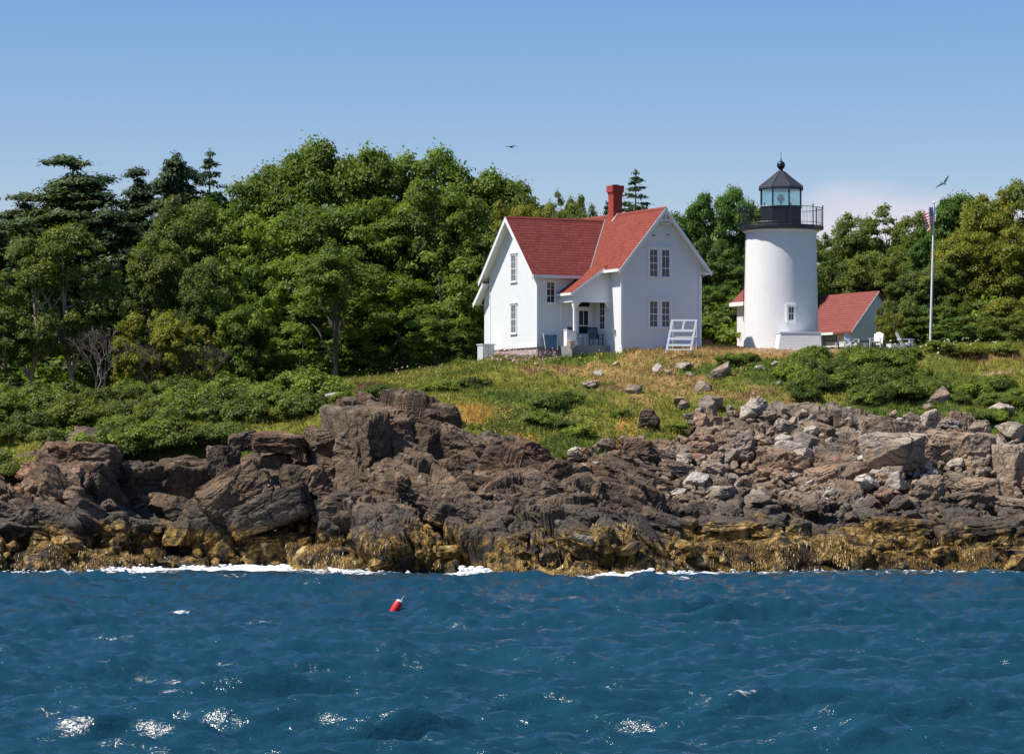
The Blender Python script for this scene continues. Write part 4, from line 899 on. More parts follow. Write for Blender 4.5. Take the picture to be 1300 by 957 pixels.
for i, (px, py, s, lab) in enumerate([(1067, 441, 0.3, 'small white footstool beside the dark green bench'), (1092, 441.5, 0.33, 'small white footstool in front of the dark low table'), (1133, 442.5, 0.32, 'small white footstool near the edge-on white lawn chair')]):
    p = P(px, py + 1, 178.0); t = empty('footstool', lab, 'stool', p, R(20 * i), 'footstools on the lawn')
    for j in range(3): pr('slat', M['lawnwhite'], lambda m: m.box(-s, s, -0.2 + j * 0.14, -0.09 + j * 0.14, 0.30, 0.32), t)
    for x in (-s + 0.04, s - 0.04): pr('leg', M['lawnwhite'], lambda m: m.box(x - 0.03, x + 0.03, -0.2, 0.2, 0, 0.299), t)

# ------------------------------------------------------------------ flagpole and flag
fb = P(1182, 404, 190); ft = P(1185.6, 259, 190)
t = empty('flagpole', 'tall white flagpole standing among the bushes past the lawn chairs', 'flagpole', (fb.x, fb.y, fb.z - 1.5))
dx = ft.x - fb.x; hgt = ft.z - fb.z + 1.5
pr('pole', M['lawnwhite'], lambda m: m.tube([(-dx * 0.2, 0, 0), (0.4 * dx, 0, hgt * 0.5), (dx, 0, hgt)], [0.085, 0.065, 0.04], 10), t, smooth=True)
pr('finial', M['lawnwhite'], lambda m: m.lathe([(0.03, 0), (0.08, 0.05), (0.08, 0.1), (0.02, 0.16)], 10, 0, TM((dx, 0, hgt))), t)
pr('halyard', M['lawnwhite'], lambda m: m.tube([(-0.02, -0.12, 1.2), (0.5 * dx - 0.02, -0.10, hgt * 0.5), (dx, -0.05, hgt - 0.1)], 0.012, 4), t)
def flag():
    nu, nv = 30, 24; L, Hh = 1.75, 1.0; vs = []; uv = []
    for j in range(nv + 1):
        v = j / nv
        for i in range(nu + 1):
            u = i / nu
            # hangs limp: the fly droops down and gathers in folds
            hx = -0.05 - 0.62 * u ** 0.8 * (0.75 + 0.35 * v) + 0.10 * math.sin(u * 9 + v * 2)
            hy = -0.14 * math.sin(u * 17 + v * 3) * (0.25 + u)
            hz = -(1 - v) * Hh * (1 - 0.1 * u) - 0.62 * u ** 1.5 + 0.05 * math.sin(u * 11 + v * 4)
            vs.append((hx, hy, hz)); uv.append((u, v))
    fs = [(j * (nu + 1) + i, j * (nu + 1) + i + 1, (j + 1) * (nu + 1) + i + 1, (j + 1) * (nu + 1) + i) for j in range(nv) for i in range(nu)]
    me = bpy.data.meshes.new('flag'); me.from_pydata(vs, [], fs); l = me.uv_layers.new(name='uv')
    for lp in me.loops: l.data[lp.index].uv = uv[lp.vertex_index]
    m, tt = newmat('flag_cloth'); u_ = tt.node('ShaderNodeUVMap'); s = tt.node('ShaderNodeSeparateXYZ'); tt.put(s.inputs[0], u_.outputs[0])
    row = tt.math('FLOOR', tt.math('MULTIPLY', s.outputs[1], 13)); odd = tt.math('GREATER_THAN', tt.math('MODULO', row, 2), 0.5)
    c = tt.mix(odd, (0.45, 0.03, 0.05), (0.75, 0.74, 0.74))
    can = tt.math('MULTIPLY', tt.math('LESS_THAN', s.outputs[0], 0.4), tt.math('GREATER_THAN', s.outputs[1], 6 / 13))
    v = tt.vor(tt.mapv(u_.outputs[0], (27.5, 16.7, 1)), 1.0, 'F1', 0.0)
    star = tt.math('LESS_THAN', v.outputs['Distance'], 0.30)
    cc = tt.mix(star, (0.02, 0.03, 0.16), (0.75, 0.75, 0.76)); c = tt.mix(can, c, cc)
    princ(tt, base=c, rough=0.8); me.materials.append(m); me.polygons.foreach_set('use_smooth', [True] * len(me.polygons))
    o = ob('flag', me, None, (ft.x + 0.12, ft.y - 0.06, ft.z - 0.15)); sm = o.modifiers.new('s', 'SOLIDIFY'); sm.thickness = 0.006
    tag(o, 'red, white and blue striped flag hanging limp from the flagpole top', 'flag')
flag()

# ------------------------------------------------------------------ birds
def bird(label, loc, rot, span, body, wing, name='gull', lift=0.25, tip=None):
    t = empty(name, label, 'bird', loc, 0, None); t.rotation_euler = rot
    b = span * 0.16
    m = MB(); m.lathe([(0.02 * b, -1.3 * b), (0.22 * b, -0.9 * b), (0.34 * b, -0.3 * b), (0.36 * b, 0.2 * b), (0.26 * b, 0.7 * b), (0.24 * b, 0.95 * b), (0.2 * b, 1.15 * b), (0.06 * b, 1.3 * b), (0.02 * b, 1.5 * b)], 12, 0, Matrix.Rotation(R(-90), 4, 'X'))
    m.build('body', body, t, smooth=True)
    m = MB(); m.prism([(-0.12 * b, -1.1 * b), (0.12 * b, -1.1 * b), (0.32 * b, -1.9 * b), (-0.32 * b, -1.9 * b)], 'z', -0.02 * b, 0.02 * b); m.build('tail', body, t)
    for s in (-1, 1):
        n = 8; vs = []; 
        for i in range(n + 1):
            k = i / n; x = s * k * span / 2; z = lift * span * math.sin(k * 1.9) * 0.5 - lift * 0.25 * span * k ** 3
            c0 = (0.55 * b) * (1 - k ** 2.2) + 0.03 * b; y0 = 0.55 * b + 0.5 * b * math.sin(k * 2.6) - 1.1 * b * k ** 2.5
            th = 0.05 * b * (1 - k) + 0.006
            vs += [(x, y0, z + th), (x, y0 - c0 * 1.8, z + th * 0.3), (x, y0 - c0 * 1.8, z - th * 0.3), (x, y0, z - th)]
        fs = [(a * 4 + j, a * 4 + (j + 1) % 4, a * 4 + 4 + (j + 1) % 4, a * 4 + 4 + j) for a in range(n) for j in range(4)] + [(0, 1, 2, 3), (n * 4 + 3, n * 4 + 2, n * 4 + 1, n * 4)]
        MB().add(vs, fs).build('wing', wing, t)
    return t
bird('large grey-winged gull banking in the sky above the flagpole', P(1198, 233, 150), (R(-12), R(-38), R(-35)), 0.95, M['gullwhite'], M['gullgrey'], lift=0.35)
bird('small pale gull flying low beside the flag', P(1200, 252.5, 175), (R(5), R(10), R(60)), 0.5, M['gullwhite'], M['gullwhite'])
bird('small black bird high in the open sky over the white gable', P(649, 187, 160), (R(10), R(0), R(150)), 0.75, M['birdblack'], M['birdblack'], name='black_bird', lift=0.12)

# ------------------------------------------------------------------ lobster buoy
p = P(501.5, 776, 103.2); t = empty('lobster_buoy', 'red lobster buoy with a white stick tilted in the blue water', 'buoy', (p.x, p.y, 0.10)); t.rotation_euler = (R(-8), R(30), 0)
pr('float', M['buoy'], lambda m: m.lathe([(0.08, -0.22), (0.125, -0.16), (0.14, -0.1), (0.14, 0.22), (0.12, 0.30), (0.06, 0.34)], 18), t, smooth=True)
pr('band', M['lawnwhite'], lambda m: m.lathe([(0.125, 0.285), (0.128, 0.29), (0.100, 0.325), (0.06, 0.345)], 18), t, smooth=True)
pr('stick', M['lawnwhite'], lambda m: m.tube([(0.03, 0, 0.33), (0.03, 0, 0.50)], 0.010, 8), t)

# ------------------------------------------------------------------ location words for labels
LAND = [(-60, 'the frame-edge pines'), (22, 'the pale trunks'), (105, 'the bare bush'), (190, 'the dark shore hollow'), (270, 'the yellow-green shrub'), (350, 'the overhanging slab'), (425, 'the lone dark trunk'),
        (500, 'the tall split cliff'), (575, 'the orange flowers'), (650, 'the white gable end'), (705, 'the small house window'), (752, 'the porch'), (806, 'the chimney'), (843, 'the paired windows'), (900, 'the house-lighthouse gap'),
        (955, 'the shed corner'), (995, 'the lighthouse'), (1060, 'the barn roof'), (1113, 'the lawn chairs'), (1150, 'the edge-on chair'), (1184, 'the flagpole'), (1240, 'the yellowish trees'), (1310, 'the last trees')]
def near_land(px): return min(LAND, key=lambda l: abs(l[0] - px))[1]
_lab = {}
def queue_label(o, desc, rel, px, depth, cat, group):
    """desc + relation + landmark; things that would still share a label are told apart by their order when names are settled"""
    o['category'] = cat; o['group'] = group
    _lab.setdefault((desc, rel, near_land(px), cat), []).append((px, depth, o))
def settle_labels():
    for (desc, rel, land, cat), L in _lab.items():
        L.sort(key=lambda a: a[0]); n = len(L)
        for i, (px, d, o) in enumerate(L):
            base = f'{desc} {rel} {land}'
            if n == 1: o['label'] = base
            elif n == 2: o['label'] = base + (', leftmost' if i == 0 else ', rightmost')
            else:
                w = ['leftmost', 'second', 'third', 'fourth', 'fifth', 'sixth', 'seventh', 'eighth', 'ninth', 'tenth', 'eleventh', 'twelfth', 'thirteenth']
                o['label'] = base + (', leftmost' if i == 0 else ', rightmost' if i == n - 1 else f', {w[min(i, 12)]} from left')

# ------------------------------------------------------------------ foliage
def unit(n, r):
    v = r.normal(size=(n, 3)); return v / np.linalg.norm(v, axis=1)[:, None]
def leafcards(Cn, N, size, aspect, r, up=0.0):
    """diamond leaves at Cn facing N; returns verts, quads"""
    n = len(Cn); rnd = unit(n, r); N = N + rnd * 0.75; N[:, 2] += up; N /= np.linalg.norm(N, axis=1)[:, None]
    t = np.cross(N, unit(n, r)); t /= np.linalg.norm(t, axis=1)[:, None]; b = np.cross(N, t)
    s = (size * (0.6 + 0.8 * r.random(n)))[:, None]
    V = np.stack([Cn - t * s, Cn - b * s * aspect + N * s * 0.12, Cn + t * s, Cn + b * s * aspect + N * s * 0.12], 1).reshape(-1, 3)
    return V, np.arange(4 * n).reshape(n, 4)
def crown_mesh(name, clumps, per, size, aspect, mat, seed, up=0.5, tone_h=True, shell=0.55):
    """clumps: array rows x,y,z,rx,ry,rz"""
    r = np.random.default_rng(seed); K = np.array(clumps, float); n = len(K)
    vol = (K[:, 3] * K[:, 4] * K[:, 5]) ** (2 / 3.); cnt = np.maximum(12, (per * vol / vol.mean()).astype(int))
    idx = np.repeat(np.arange(n), cnt); m = len(idx); d = unit(m, r); d[:, 2] = np.where(d[:, 2] < -0.15, -d[:, 2] * 0.7, d[:, 2])
    rad = shell + (1 - shell) * r.random(m) ** 0.6; rad *= 1 + 0.22 * r.normal(size=m)
    Cn = K[idx, :3] + d * K[idx, 3:] * rad[:, None]
    V, Fq = leafcards(Cn, d.copy(), size, aspect, r, up)
    tone = np.clip(0.42 + 0.30 * (r.random(n)[idx] - 0.5) * 1.5 + 0.28 * (r.random(m) - 0.5) * 2, 0, 1)
    return mesh_np(name, V, Fq, mat, False, {'tone': ('FACE', 'FLOAT', tone)})
def limbs(m, trunk, ends, r, rad):
    """trunk: list of points, ends: limb end points"""
    tr = [Vector(p) for p in trunk]
    m.tube(tr, [rad * (1 - 0.75 * i / (len(tr) - 1)) for i in range(len(tr))], 8)
    for e in ends:
        e = Vector(e); k = min(len(tr) - 2, max(1, int(len(tr) * (0.25 + 0.6 * r.random())))); a = tr[k]
        if a.z > e.z: a = tr[max(1, k - 2)]
        mid = a.lerp(e, 0.5) + Vector(((r.random() - .5) * .5, (r.random() - .5) * .5, 0.35 * (e - a).length * 0.4))
        q = rad * (1 - 0.75 * k / (len(tr) - 1)) * 0.6
        m.tube([a, mid, e], [q, q * 0.55, q * 0.18], 5)
def broad_proto(seed, kind='leaf', h=12.0, w=9.0, low=0.16, nclump=170, flat=0.95, per=185, leaf=0.128, bark='bark', lean=0.0):
    r = np.random.default_rng(seed); cl = []
    nb = 9; lob = [(r.random() * 6.28, 0.3 + 0.45 * r.random(), low + (0.92 - low) * r.random(), 0.75 + 0.4 * r.random()) for _ in range(nb)]
    while len(cl) < nclump:
        if r.random() < 0.7:          # big lobes give the crown an uneven outline
            a, rr, zz, s = lob[r.integers(nb)]; c = np.array((rr * math.cos(a), rr * math.sin(a), zz)); d = unit(1, r)[0] * (0.30, 0.30, 0.13) * s
            p = c + d
        else:
            d = unit(1, r)[0]; p = np.array((0.8 * d[0], 0.8 * d[1], 0.58 + 0.38 * d[2])) * (1, 1, 1)
        q = (p[2] - low) / (1 - low)
        if q < -0.05 or q > 1.0: continue
        lim = math.sqrt(max(0.03, 1 - (max(0, q - 0.35) / 0.66) ** 2)) * (0.72 + 0.3 * min(1, q * 3))
        rr = math.hypot(p[0], p[1])
        if rr > lim: p[0] *= lim / rr; p[1] *= lim / rr
        s = (0.42 + 0.50 * r.random()) * w / 9
        cl.append((p[0] * w / 2 + lean * p[2], p[1] * w / 2, p[2] * h - 0.3, s * 1.05, s * 1.05, s * flat))
    cr = crown_mesh('crown', cl, per, leaf, 0.62, M[kind], seed)
    m = MB(); top = 0.78 * h
    trunk = [(0.15 * math.sin(i * 1.3 + seed) * (i > 0) + lean * i / 7, 0.12 * math.cos(i * 1.7 + seed) * (i > 0), -1.0 + (top + 1) * i / 7) for i in range(8)]
    limbs(m, trunk, [cl[i][:3] for i in r.choice(len(cl), 16, False)], r, 0.021 * h)
    tm = m.build('trunk', M[bark], None, smooth=True); me = tm.data; bpy.data.objects.remove(tm)
    return me, cr, h, w
def pine_proto(seed, h=16.0, w=9.0, low=0.3, tiers=14, mat='needle'):
    """white pine: open flat plates of needles at the ends of long rising branches"""
    r = np.random.default_rng(seed); cl = []; ends = []
    for k in range(tiers):
        q = k / (tiers - 1); z = (low + (0.90 - low) * q) * h; R_ = w / 2 * (1 - 0.90 * q ** 1.25) * (0.8 + 0.35 * r.random()); nb = r.integers(5, 8)
        a0 = r.random() * 6.28
        for j in range(nb):
            a = a0 + j * 6.28 / nb + r.normal() * 0.3; L = R_ * (0.65 + 0.45 * r.random()); e = np.array((L * math.cos(a), L * math.sin(a), z + 0.26 * L + 0.2 + r.normal() * 0.45)); ends.append(e)
            for t in np.linspace(0.3, 1.0, 5):
                p = e * (t, t, 1) - (0, 0, (1 - t) * 0.22 * L); s = (0.55 + 0.35 * r.random()) * (0.7 + 0.3 * t)
                cl.append((p[0] + r.normal() * 0.3, p[1] + r.normal() * 0.3, p[2] + r.normal() * 0.16, s * 0.95, s * 0.95, s * 0.55))
    cl += [(r.normal() * 0.15, r.normal() * 0.15, h * zz_, 0.5, 0.5, 0.5) for zz_ in np.linspace(low + 0.15, 0.94, 9)]
    cl += [(0, 0, h * 0.98, 0.35, 0.35, 0.5), (0.2, 0, h * 0.93, 0.5, 0.5, 0.35)]
    cr = crown_mesh('crown', cl, 120, 0.15, 0.35, M[mat], seed, up=0.6, shell=0.3)
    m = MB(); trunk = [(0.1 * math.sin(i + seed), 0.1 * math.cos(i * 1.4 + seed), -1 + (h * 0.98 + 1) * i / 9) for i in range(10)]
    m.tube(trunk, [0.27 * (1 - 0.88 * i / 9) for i in range(10)], 8)
    for e in ends:
        e = Vector(e); a = Vector((0, 0, e.z - 0.3 * e.xy.length)); m.tube([a, a.lerp(e, 0.5) - Vector((0, 0, 0.1)), e], [0.07, 0.045, 0.015], 5)
    tm = m.build('trunk', M['bark'], None, smooth=True); me = tm.data; bpy.data.objects.remove(tm)
    return me, cr, h, w
def spruce_proto(seed, h=12.0, w=5.0, low=0.08, mat='needle'):
    r = np.random.default_rng(seed); cl = []; n = 26; ends = []
    for k in range(n):
        q = k / (n - 1); z = (low + (0.97 - low) * q) * h; R_ = w / 2 * (1 - q) ** 0.85 * (0.85 + 0.3 * r.random()) + 0.10; nb = int(5 + 5 * (1 - q))
        a0 = r.random() * 6.28
        for j in range(nb):
            a = a0 + j * 6.28 / nb + r.normal() * 0.15; L = R_ * (0.7 + 0.45 * r.random()); zj = r.normal() * 0.16; ends.append((L * math.cos(a), L * math.sin(a), z - 0.12 * L))
            for t in ((0.45, 0.8, 1.0) if R_ > 0.7 else (0.7, 1.0)):
                s = (0.20 + 0.16 * (1 - q)) * (1.1 if t < 1 else 0.8)
                cl.append((L * t * math.cos(a), L * t * math.sin(a), z + zj - 0.20 * L * t + 0.10 * L * t * t, s * 1.25, s * 1.25, s * 0.75))
    cl.append((0, 0, h * 0.985, 0.08, 0.08, 0.4))
    cr = crown_mesh('crown', cl, 26, 0.13, 0.33, M[mat], seed, up=0.3, shell=0.2)
    m = MB(); m.tube([(0, 0, -1), (0, 0, h * 0.5), (0, 0, h * 0.99)], [0.17, 0.1, 0.012], 7)
    for e in ends[::3]: m.tube([(0, 0, e[2] + 0.2), e], [0.03, 0.01], 4)
    tm = m.build('trunk', M['bark'], None, smooth=True); me = tm.data; bpy.data.objects.remove(tm)
    return me, cr, h, w
def bare_proto(seed, h=4.5, w=4.0):
    r = random.Random(seed); m = MB()
    def grow(p, d, L, rad, lev):
        q = p + d * L; mid = p.lerp(q, 0.5) + Vector((r.uniform(-.1, .1), r.uniform(-.1, .1), 0)) * L
        m.tube([p, mid, q], [rad, rad * 0.8, rad * 0.6], 4, cap=False)
        if lev == 0: return
        for _ in range(3 if lev > 1 else 4):
            nd = (d + Vector((r.uniform(-1, 1), r.uniform(-1, 1), r.uniform(-0.35, 0.75))) * 0.85).normalized(); grow(q, nd, L * r.uniform(0.6, 0.8), rad * 0.55, lev - 1)
    for _ in range(3): grow(Vector((r.uniform(-.2, .2), r.uniform(-.2, .2), -0.4)), Vector((r.uniform(-.4, .4), r.uniform(-.3, .3), 1)).normalized(), h * 0.36, 0.075, 4)
    tm = m.build('trunk', M['twig'], None); me = tm.data; bpy.data.objects.remove(tm); return me
def shrub_proto(seed, kind='shrub', n=50, per=170, leaf=0.062, tall=0.75):
    r = np.random.default_rng(seed); cl = []
    for i in range(n):
        a = r.random() * 6.28; q = r.random() ** 0.5; z = tall * math.sqrt(max(0, 1 - (q * 0.9) ** 2)) * (0.75 + 0.35 * r.random()); s = 0.24 + 0.16 * r.random()
        cl.append((q * math.cos(a), q * math.sin(a), z * (0.3 + 0.7 * r.random() ** 0.4) * 1.35, s, s, s * 0.9))
    cr = crown_mesh('foliage', cl, per, leaf, 0.6, M[kind], seed, up=0.4)
    m = MB()
    for i in range(9):
        a = 6.28 * i / 9; m.tube([(0, 0, -0.4), (0.3 * math.cos(a), 0.3 * math.sin(a), 0.2), (0.62 * math.cos(a), 0.62 * math.sin(a), tall * 0.7)], [0.03, 0.02, 0.008], 4)
    tm = m.build('stems', M['bark'], None); me = tm.data; bpy.data.objects.remove(tm); return me, cr

BR = [broad_proto(101, 'leaf'), broad_proto(102, 'leaf', w=10), broad_proto(103, 'leaf', nclump=190, low=0.06), broad_proto(104, 'leaf', flat=0.55, nclump=150)]
OL = [broad_proto(111, 'olive', nclump=140, leaf=0.115), broad_proto(112, 'olive', low=0.03, nclump=180, leaf=0.115), broad_proto(113, 'olive', w=7, nclump=80, low=0.3, leaf=0.11, bark='palebark')]
PI = [pine_proto(121), pine_proto(122, tiers=12, w=8), pine_proto(123, low=0.15, tiers=18, w=8)]
SP = [spruce_proto(131), spruce_proto(132, w=6)]
BU = [broad_proto(145, 'leaf', h=6.5, w=7.5, low=0.0, nclump=120), broad_proto(146, 'olive', h=6.5, w=7.5, low=0.0, nclump=120, leaf=0.115), broad_proto(147, 'leaf', h=8.5, w=8, low=0.02, nclump=130)]
TRK = broad_proto(148, 'leaf', low=0.46, nclump=110)
BIRCHY = broad_proto(141, 'olive', low=0.36, nclump=130, bark='palebark', lean=0.8, leaf=0.12)
SH = [shrub_proto(151), shrub_proto(152, n=40), shrub_proto(153, tall=0.9), shrub_proto(154, 'olive', n=30)]
BARE = bare_proto(161)
def tree(name, proto, px, top, wpx, Y, desc, rel, col=(1, 1, 1), rot=None, base=None, group='trees of the wood behind the house'):
    tm, cm, h, w = proto; x = (px - CX) * Y / F; z0 = gz(x, Y) - 0.2
    if base is not None: z0 = CZ + (HY - base) * Y / F
    hh = CZ + (HY - top) * Y / F - z0; ww = wpx * Y / F
    t = bpy.data.objects.new(name, None); COL.objects.link(t); t.location = (x, Y, z0); t.rotation_euler = (0, 0, random.random() * 6.28 if rot is None else rot)
    t.scale = (ww / w, ww / w, hh / h)
    for n, me in (('trunk', tm), ('crown', cm)):
        o = ob(n, me, t); k = random.uniform(0.9, 1.1); o.color = (col[0] * k, col[1] * k, col[2] * k, 1)
    queue_label(t, desc, rel, px, Y, 'tree', group); return t
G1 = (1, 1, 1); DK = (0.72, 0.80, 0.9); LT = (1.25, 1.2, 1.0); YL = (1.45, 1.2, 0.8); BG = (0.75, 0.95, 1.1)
# the broadleaf wood between the pines and the house: far row, middle row, front row
for i, (px, top, wd, k, c) in enumerate([(300, 228, 140, 0, G1), (352, 205, 130, 2, G1), (395, 182, 150, 1, G1), (443, 183, 130, 0, LT), (487, 191, 130, 2, G1), (528, 190, 140, 1, G1), (572, 203, 130, 3, G1), (610, 205, 130, 0, G1), (648, 224, 110, 2, G1)]):
    tree('broadleaf_tree', BR[k], px, top, wd * 1.15, 207, 'tall green broadleaf tree in the back row', 'behind', c)
for i, (px, top, wd, k, c) in enumerate([(285, 275, 120, 3, G1), (335, 262, 140, 1, LT), (392, 250, 130, 2, G1), (450, 255, 140, 0, G1), (505, 248, 130, 3, LT), (556, 250, 130, 1, G1), (603, 270, 110, 2, G1)]):
    tree('broadleaf_tree', BR[k], px + (19 * i) % 25 - 12, top + (37 * i) % 45 - 25, wd * 1.15, 197.5 + (i * 5) % 5, 'rounded green broadleaf tree in the middle row', 'above', c)
for i, (px, top, wd, k, c) in enumerate([(300, 350, 110, 2, G1), (355, 325, 130, 1, LT), (425, 330, 140, 3, G1), (490, 335, 130, 0, LT), (548, 330, 120, 3, G1), (592, 345, 90, 2, DK)]):
    tree('broadleaf_tree', BR[k] if i % 2 else BU[2], px + (17 * i) % 23 - 11, top + (31 * i) % 55 - 30, wd * 1.15, 192.5 + (i * 7) % 4, 'layered green broadleaf tree at the wood edge', 'above', c)
for i, (px, top, wd, k, c) in enumerate([(322, 410, 90, 2, G1), (378, 400, 100, 1, G1), (508, 400, 100, 2, G1), (560, 398, 90, 0, G1), (598, 405, 60, 2, DK)]):
    tree('young_tree', BU[(i % 2) * 2], px + (13 * i) % 17 - 8, top + (29 * i) % 41 - 24, wd * 1.1, 188.5 + (i % 3), 'low young broadleaf tree on the grass edge', 'by', c)
# left side: pines, spruces and a pale-barked pair
tree('white_pine', PI[0], 95, 208, 290, 203, 'tall dark white pine with flat open plates', 'rising over', G1)
tree('white_pine', PI[1], 30, 246, 220, 206, 'dark white pine with ragged crown', 'rising over', G1)
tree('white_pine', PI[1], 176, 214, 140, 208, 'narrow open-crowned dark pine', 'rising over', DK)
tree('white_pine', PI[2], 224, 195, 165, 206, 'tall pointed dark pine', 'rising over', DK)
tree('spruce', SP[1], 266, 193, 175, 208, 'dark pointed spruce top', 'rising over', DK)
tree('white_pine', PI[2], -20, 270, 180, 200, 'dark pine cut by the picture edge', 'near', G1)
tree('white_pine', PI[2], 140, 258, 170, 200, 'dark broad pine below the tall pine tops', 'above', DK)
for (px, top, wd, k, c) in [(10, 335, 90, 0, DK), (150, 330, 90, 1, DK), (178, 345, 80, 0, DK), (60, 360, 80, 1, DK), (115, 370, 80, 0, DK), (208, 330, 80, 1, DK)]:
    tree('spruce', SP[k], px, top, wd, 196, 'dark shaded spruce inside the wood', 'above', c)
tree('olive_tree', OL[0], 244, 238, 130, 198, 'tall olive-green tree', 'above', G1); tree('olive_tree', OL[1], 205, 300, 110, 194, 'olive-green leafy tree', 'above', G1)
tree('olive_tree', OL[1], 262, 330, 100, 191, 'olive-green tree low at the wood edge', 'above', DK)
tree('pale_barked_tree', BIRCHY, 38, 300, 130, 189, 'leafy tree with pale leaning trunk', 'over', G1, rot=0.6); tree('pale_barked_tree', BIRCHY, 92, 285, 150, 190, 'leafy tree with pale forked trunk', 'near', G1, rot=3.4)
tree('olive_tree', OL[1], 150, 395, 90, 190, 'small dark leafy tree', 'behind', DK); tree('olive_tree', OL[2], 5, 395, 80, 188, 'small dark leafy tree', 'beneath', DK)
tree('dark_trunk_tree', TRK, 427, 318, 140, 187.2, 'leafy tree standing forward on a bare dark trunk', 'at', G1)
tree('olive_tree', BU[1], 190, 385, 100, 187.5, 'rounded yellowish olive bush-like tree', 'near', YL)
tree('olive_tree', BU[1], 235, 402, 95, 186.5, 'rounded yellow-green low tree', 'by', YL)
# behind the house
for (px, top, wd, Y, k, c) in [(655, 245, 90, 203, 0, YL), (702, 240, 44, 204, 2, G1), (737, 238, 60, 205, 0, G1), (688, 262, 70, 201, 1, YL), (722, 262, 80, 200, 1, G1), (755, 262, 70, 202, 0, G1), (838, 300, 70, 206, 1, G1), (780, 285, 80, 206, 1, DK)]:
    tree('olive_tree', OL[k], px, top, wd * 1.1, Y, 'feathery olive-green tree top behind the roofs' if wd > 60 else 'thin feathery tree top behind the roofs', 'near', c)
tree('spruce', SP[0], 771, 256, 75, 204, 'small thin spruce top behind the main roof ridge', 'near', DK)
tree('spruce', SP[1], 807, 218, 140, 205, 'pointed dark spruce rising behind the roof', 'beside', DK)
# between house and lighthouse
for (px, top, wd, Y, k, c) in [(872, 258, 70, 206, 0, BG), (905, 243, 80, 206, 2, BG), (935, 240, 80, 207, 1, BG), (965, 262, 90, 207, 2, G1)]:
    tree('broadleaf_tree', BR[k], px, top, wd * 1.1, Y, 'blue-green broadleaf tree in the back row', 'behind', c)
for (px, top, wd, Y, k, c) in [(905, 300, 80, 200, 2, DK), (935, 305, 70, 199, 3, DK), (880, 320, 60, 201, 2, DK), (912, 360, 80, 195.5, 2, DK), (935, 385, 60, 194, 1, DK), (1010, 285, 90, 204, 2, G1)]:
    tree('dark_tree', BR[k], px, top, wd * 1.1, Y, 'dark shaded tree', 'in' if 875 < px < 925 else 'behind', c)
# right of the lighthouse
for (px, top, wd, Y, k, c) in [(1062, 288, 60, 211, 0, G1), (1092, 262, 90, 212, 0, G1), (1128, 259, 90, 212, 2, G1), (1160, 270, 80, 210, 1, G1), (1190, 272, 70, 210, 0, G1), (1060, 330, 80, 209, 1, DK), (1100, 320, 90, 208, 1, G1), (1140, 318, 80, 207, 0, G1)]:
    tree('olive_tree', OL[k], px, top, wd * 1.12, Y, 'olive-green tree behind the outbuilding' if top < 300 else 'lower olive-green tree behind the outbuilding', 'above', c, group='trees past the lighthouse')
for (px, top, wd, Y, k, c) in [(1205, 250, 90, 209, 2, BG), (1225, 243, 90, 210, 0, BG), (1182, 300, 70, 205, 2, BG)]:
    tree('broadleaf_tree', BR[k], px, top, wd * 1.1, Y, 'blue-green broadleaf tree', 'beside', c, group='trees past the lighthouse')
for (px, top, wd, Y, k, c) in [(1262, 238, 110, 205, 0, YL), (1300, 230, 110, 206, 1, G1), (1345, 240, 110, 205, 1, YL), (1235, 292, 100, 200, 1, YL), (1282, 280, 110, 199, 0, YL), (1330, 290, 100, 198, 1, LT), (1205, 330, 80, 199, 1, G1), (1165, 345, 80, 200, 1, DK)]:
    tree('olive_tree', OL[k], px, top, wd * 1.12, Y, 'yellowish olive tree' if c == YL else 'olive-green tree beside the yellowish ones', 'near', c, group='trees past the lighthouse')
for (px, top, wd, Y, k, c) in [(1140, 372, 56, 193, 1, G1), (1165, 385, 50, 192, 1, DK), (1205, 385, 80, 192, 1, DK), (1245, 375, 80, 191, 1, G1), (1290, 372, 90, 190, 1, YL), (1222, 400, 70, 188.5, 1, DK), (1265, 398, 70, 188, 1, G1), (1310, 392, 80, 187, 1, G1), (1133, 392, 36, 190.5, 1, YL)]:
    tree('low_tree', BU[1] if c != DK else BU[2], px, top, wd * 1.1, Y, 'low rounded olive-green tree' if c == G1 else ('low dark rounded tree' if c == DK else 'low yellow-green rounded tree'), 'by', c, group='trees past the lighthouse')
# far wood that closes the gaps: one mass nobody could count
def far_wood():
    r = np.random.default_rng(77); cl = []
    for i in range(760):
        px = r.uniform(-380, 1720); Y = r.uniform(214, 236); x = (px - CX) * Y / F
        tops = np.interp(px, [-100, 0, 180, 260, 340, 640, 700, 760, 860, 1000, 1060, 1100, 1220, 1300], [340, 330, 330, 300, 260, 250, 285, 300, 300, 290, 315, 300, 290, 270]) + 12
        zt = CZ + (HY - tops) * Y / F; z0 = gz(x, Y); z = z0 + (zt - z0) * r.random() ** 0.8; s = r.uniform(1.3, 2.4)
        cl.append((x, Y, z - 0.5, s, s, s * 0.65))
    o = ob('far_wood', crown_mesh('far_wood', cl, 90, 0.34, 0.6, M['leaf'], 5)); o['kind'] = 'stuff'; o['label'] = 'dark far part of the wood seen between the trees'; o.color = (1, 1, 0.95, 1)
far_wood()
def undergrowth():
    r = np.random.default_rng(78); cl = []
    for i in range(1200):
        px = r.choice([r.uniform(-330, 610), r.uniform(840, 945), r.uniform(1120, 1680)], p=[0.62, 0.10, 0.28]); Y = r.uniform(190.5, 216); x = (px - CX) * Y / F
        z0 = gz(x, Y); s = r.uniform(0.7, 1.3); cl.append((x, Y, z0 + r.uniform(0, 3.4) * min(1, (Y - 188) / 8), s, s, s * 0.7))
    o = ob('undergrowth', crown_mesh('undergrowth', cl, 75, 0.20, 0.6, M['leaf'], 6)); o['kind'] = 'stuff'; o['label'] = 'dark leafy undergrowth beneath the trees'; o.color = (1, 1, 0.95, 1)
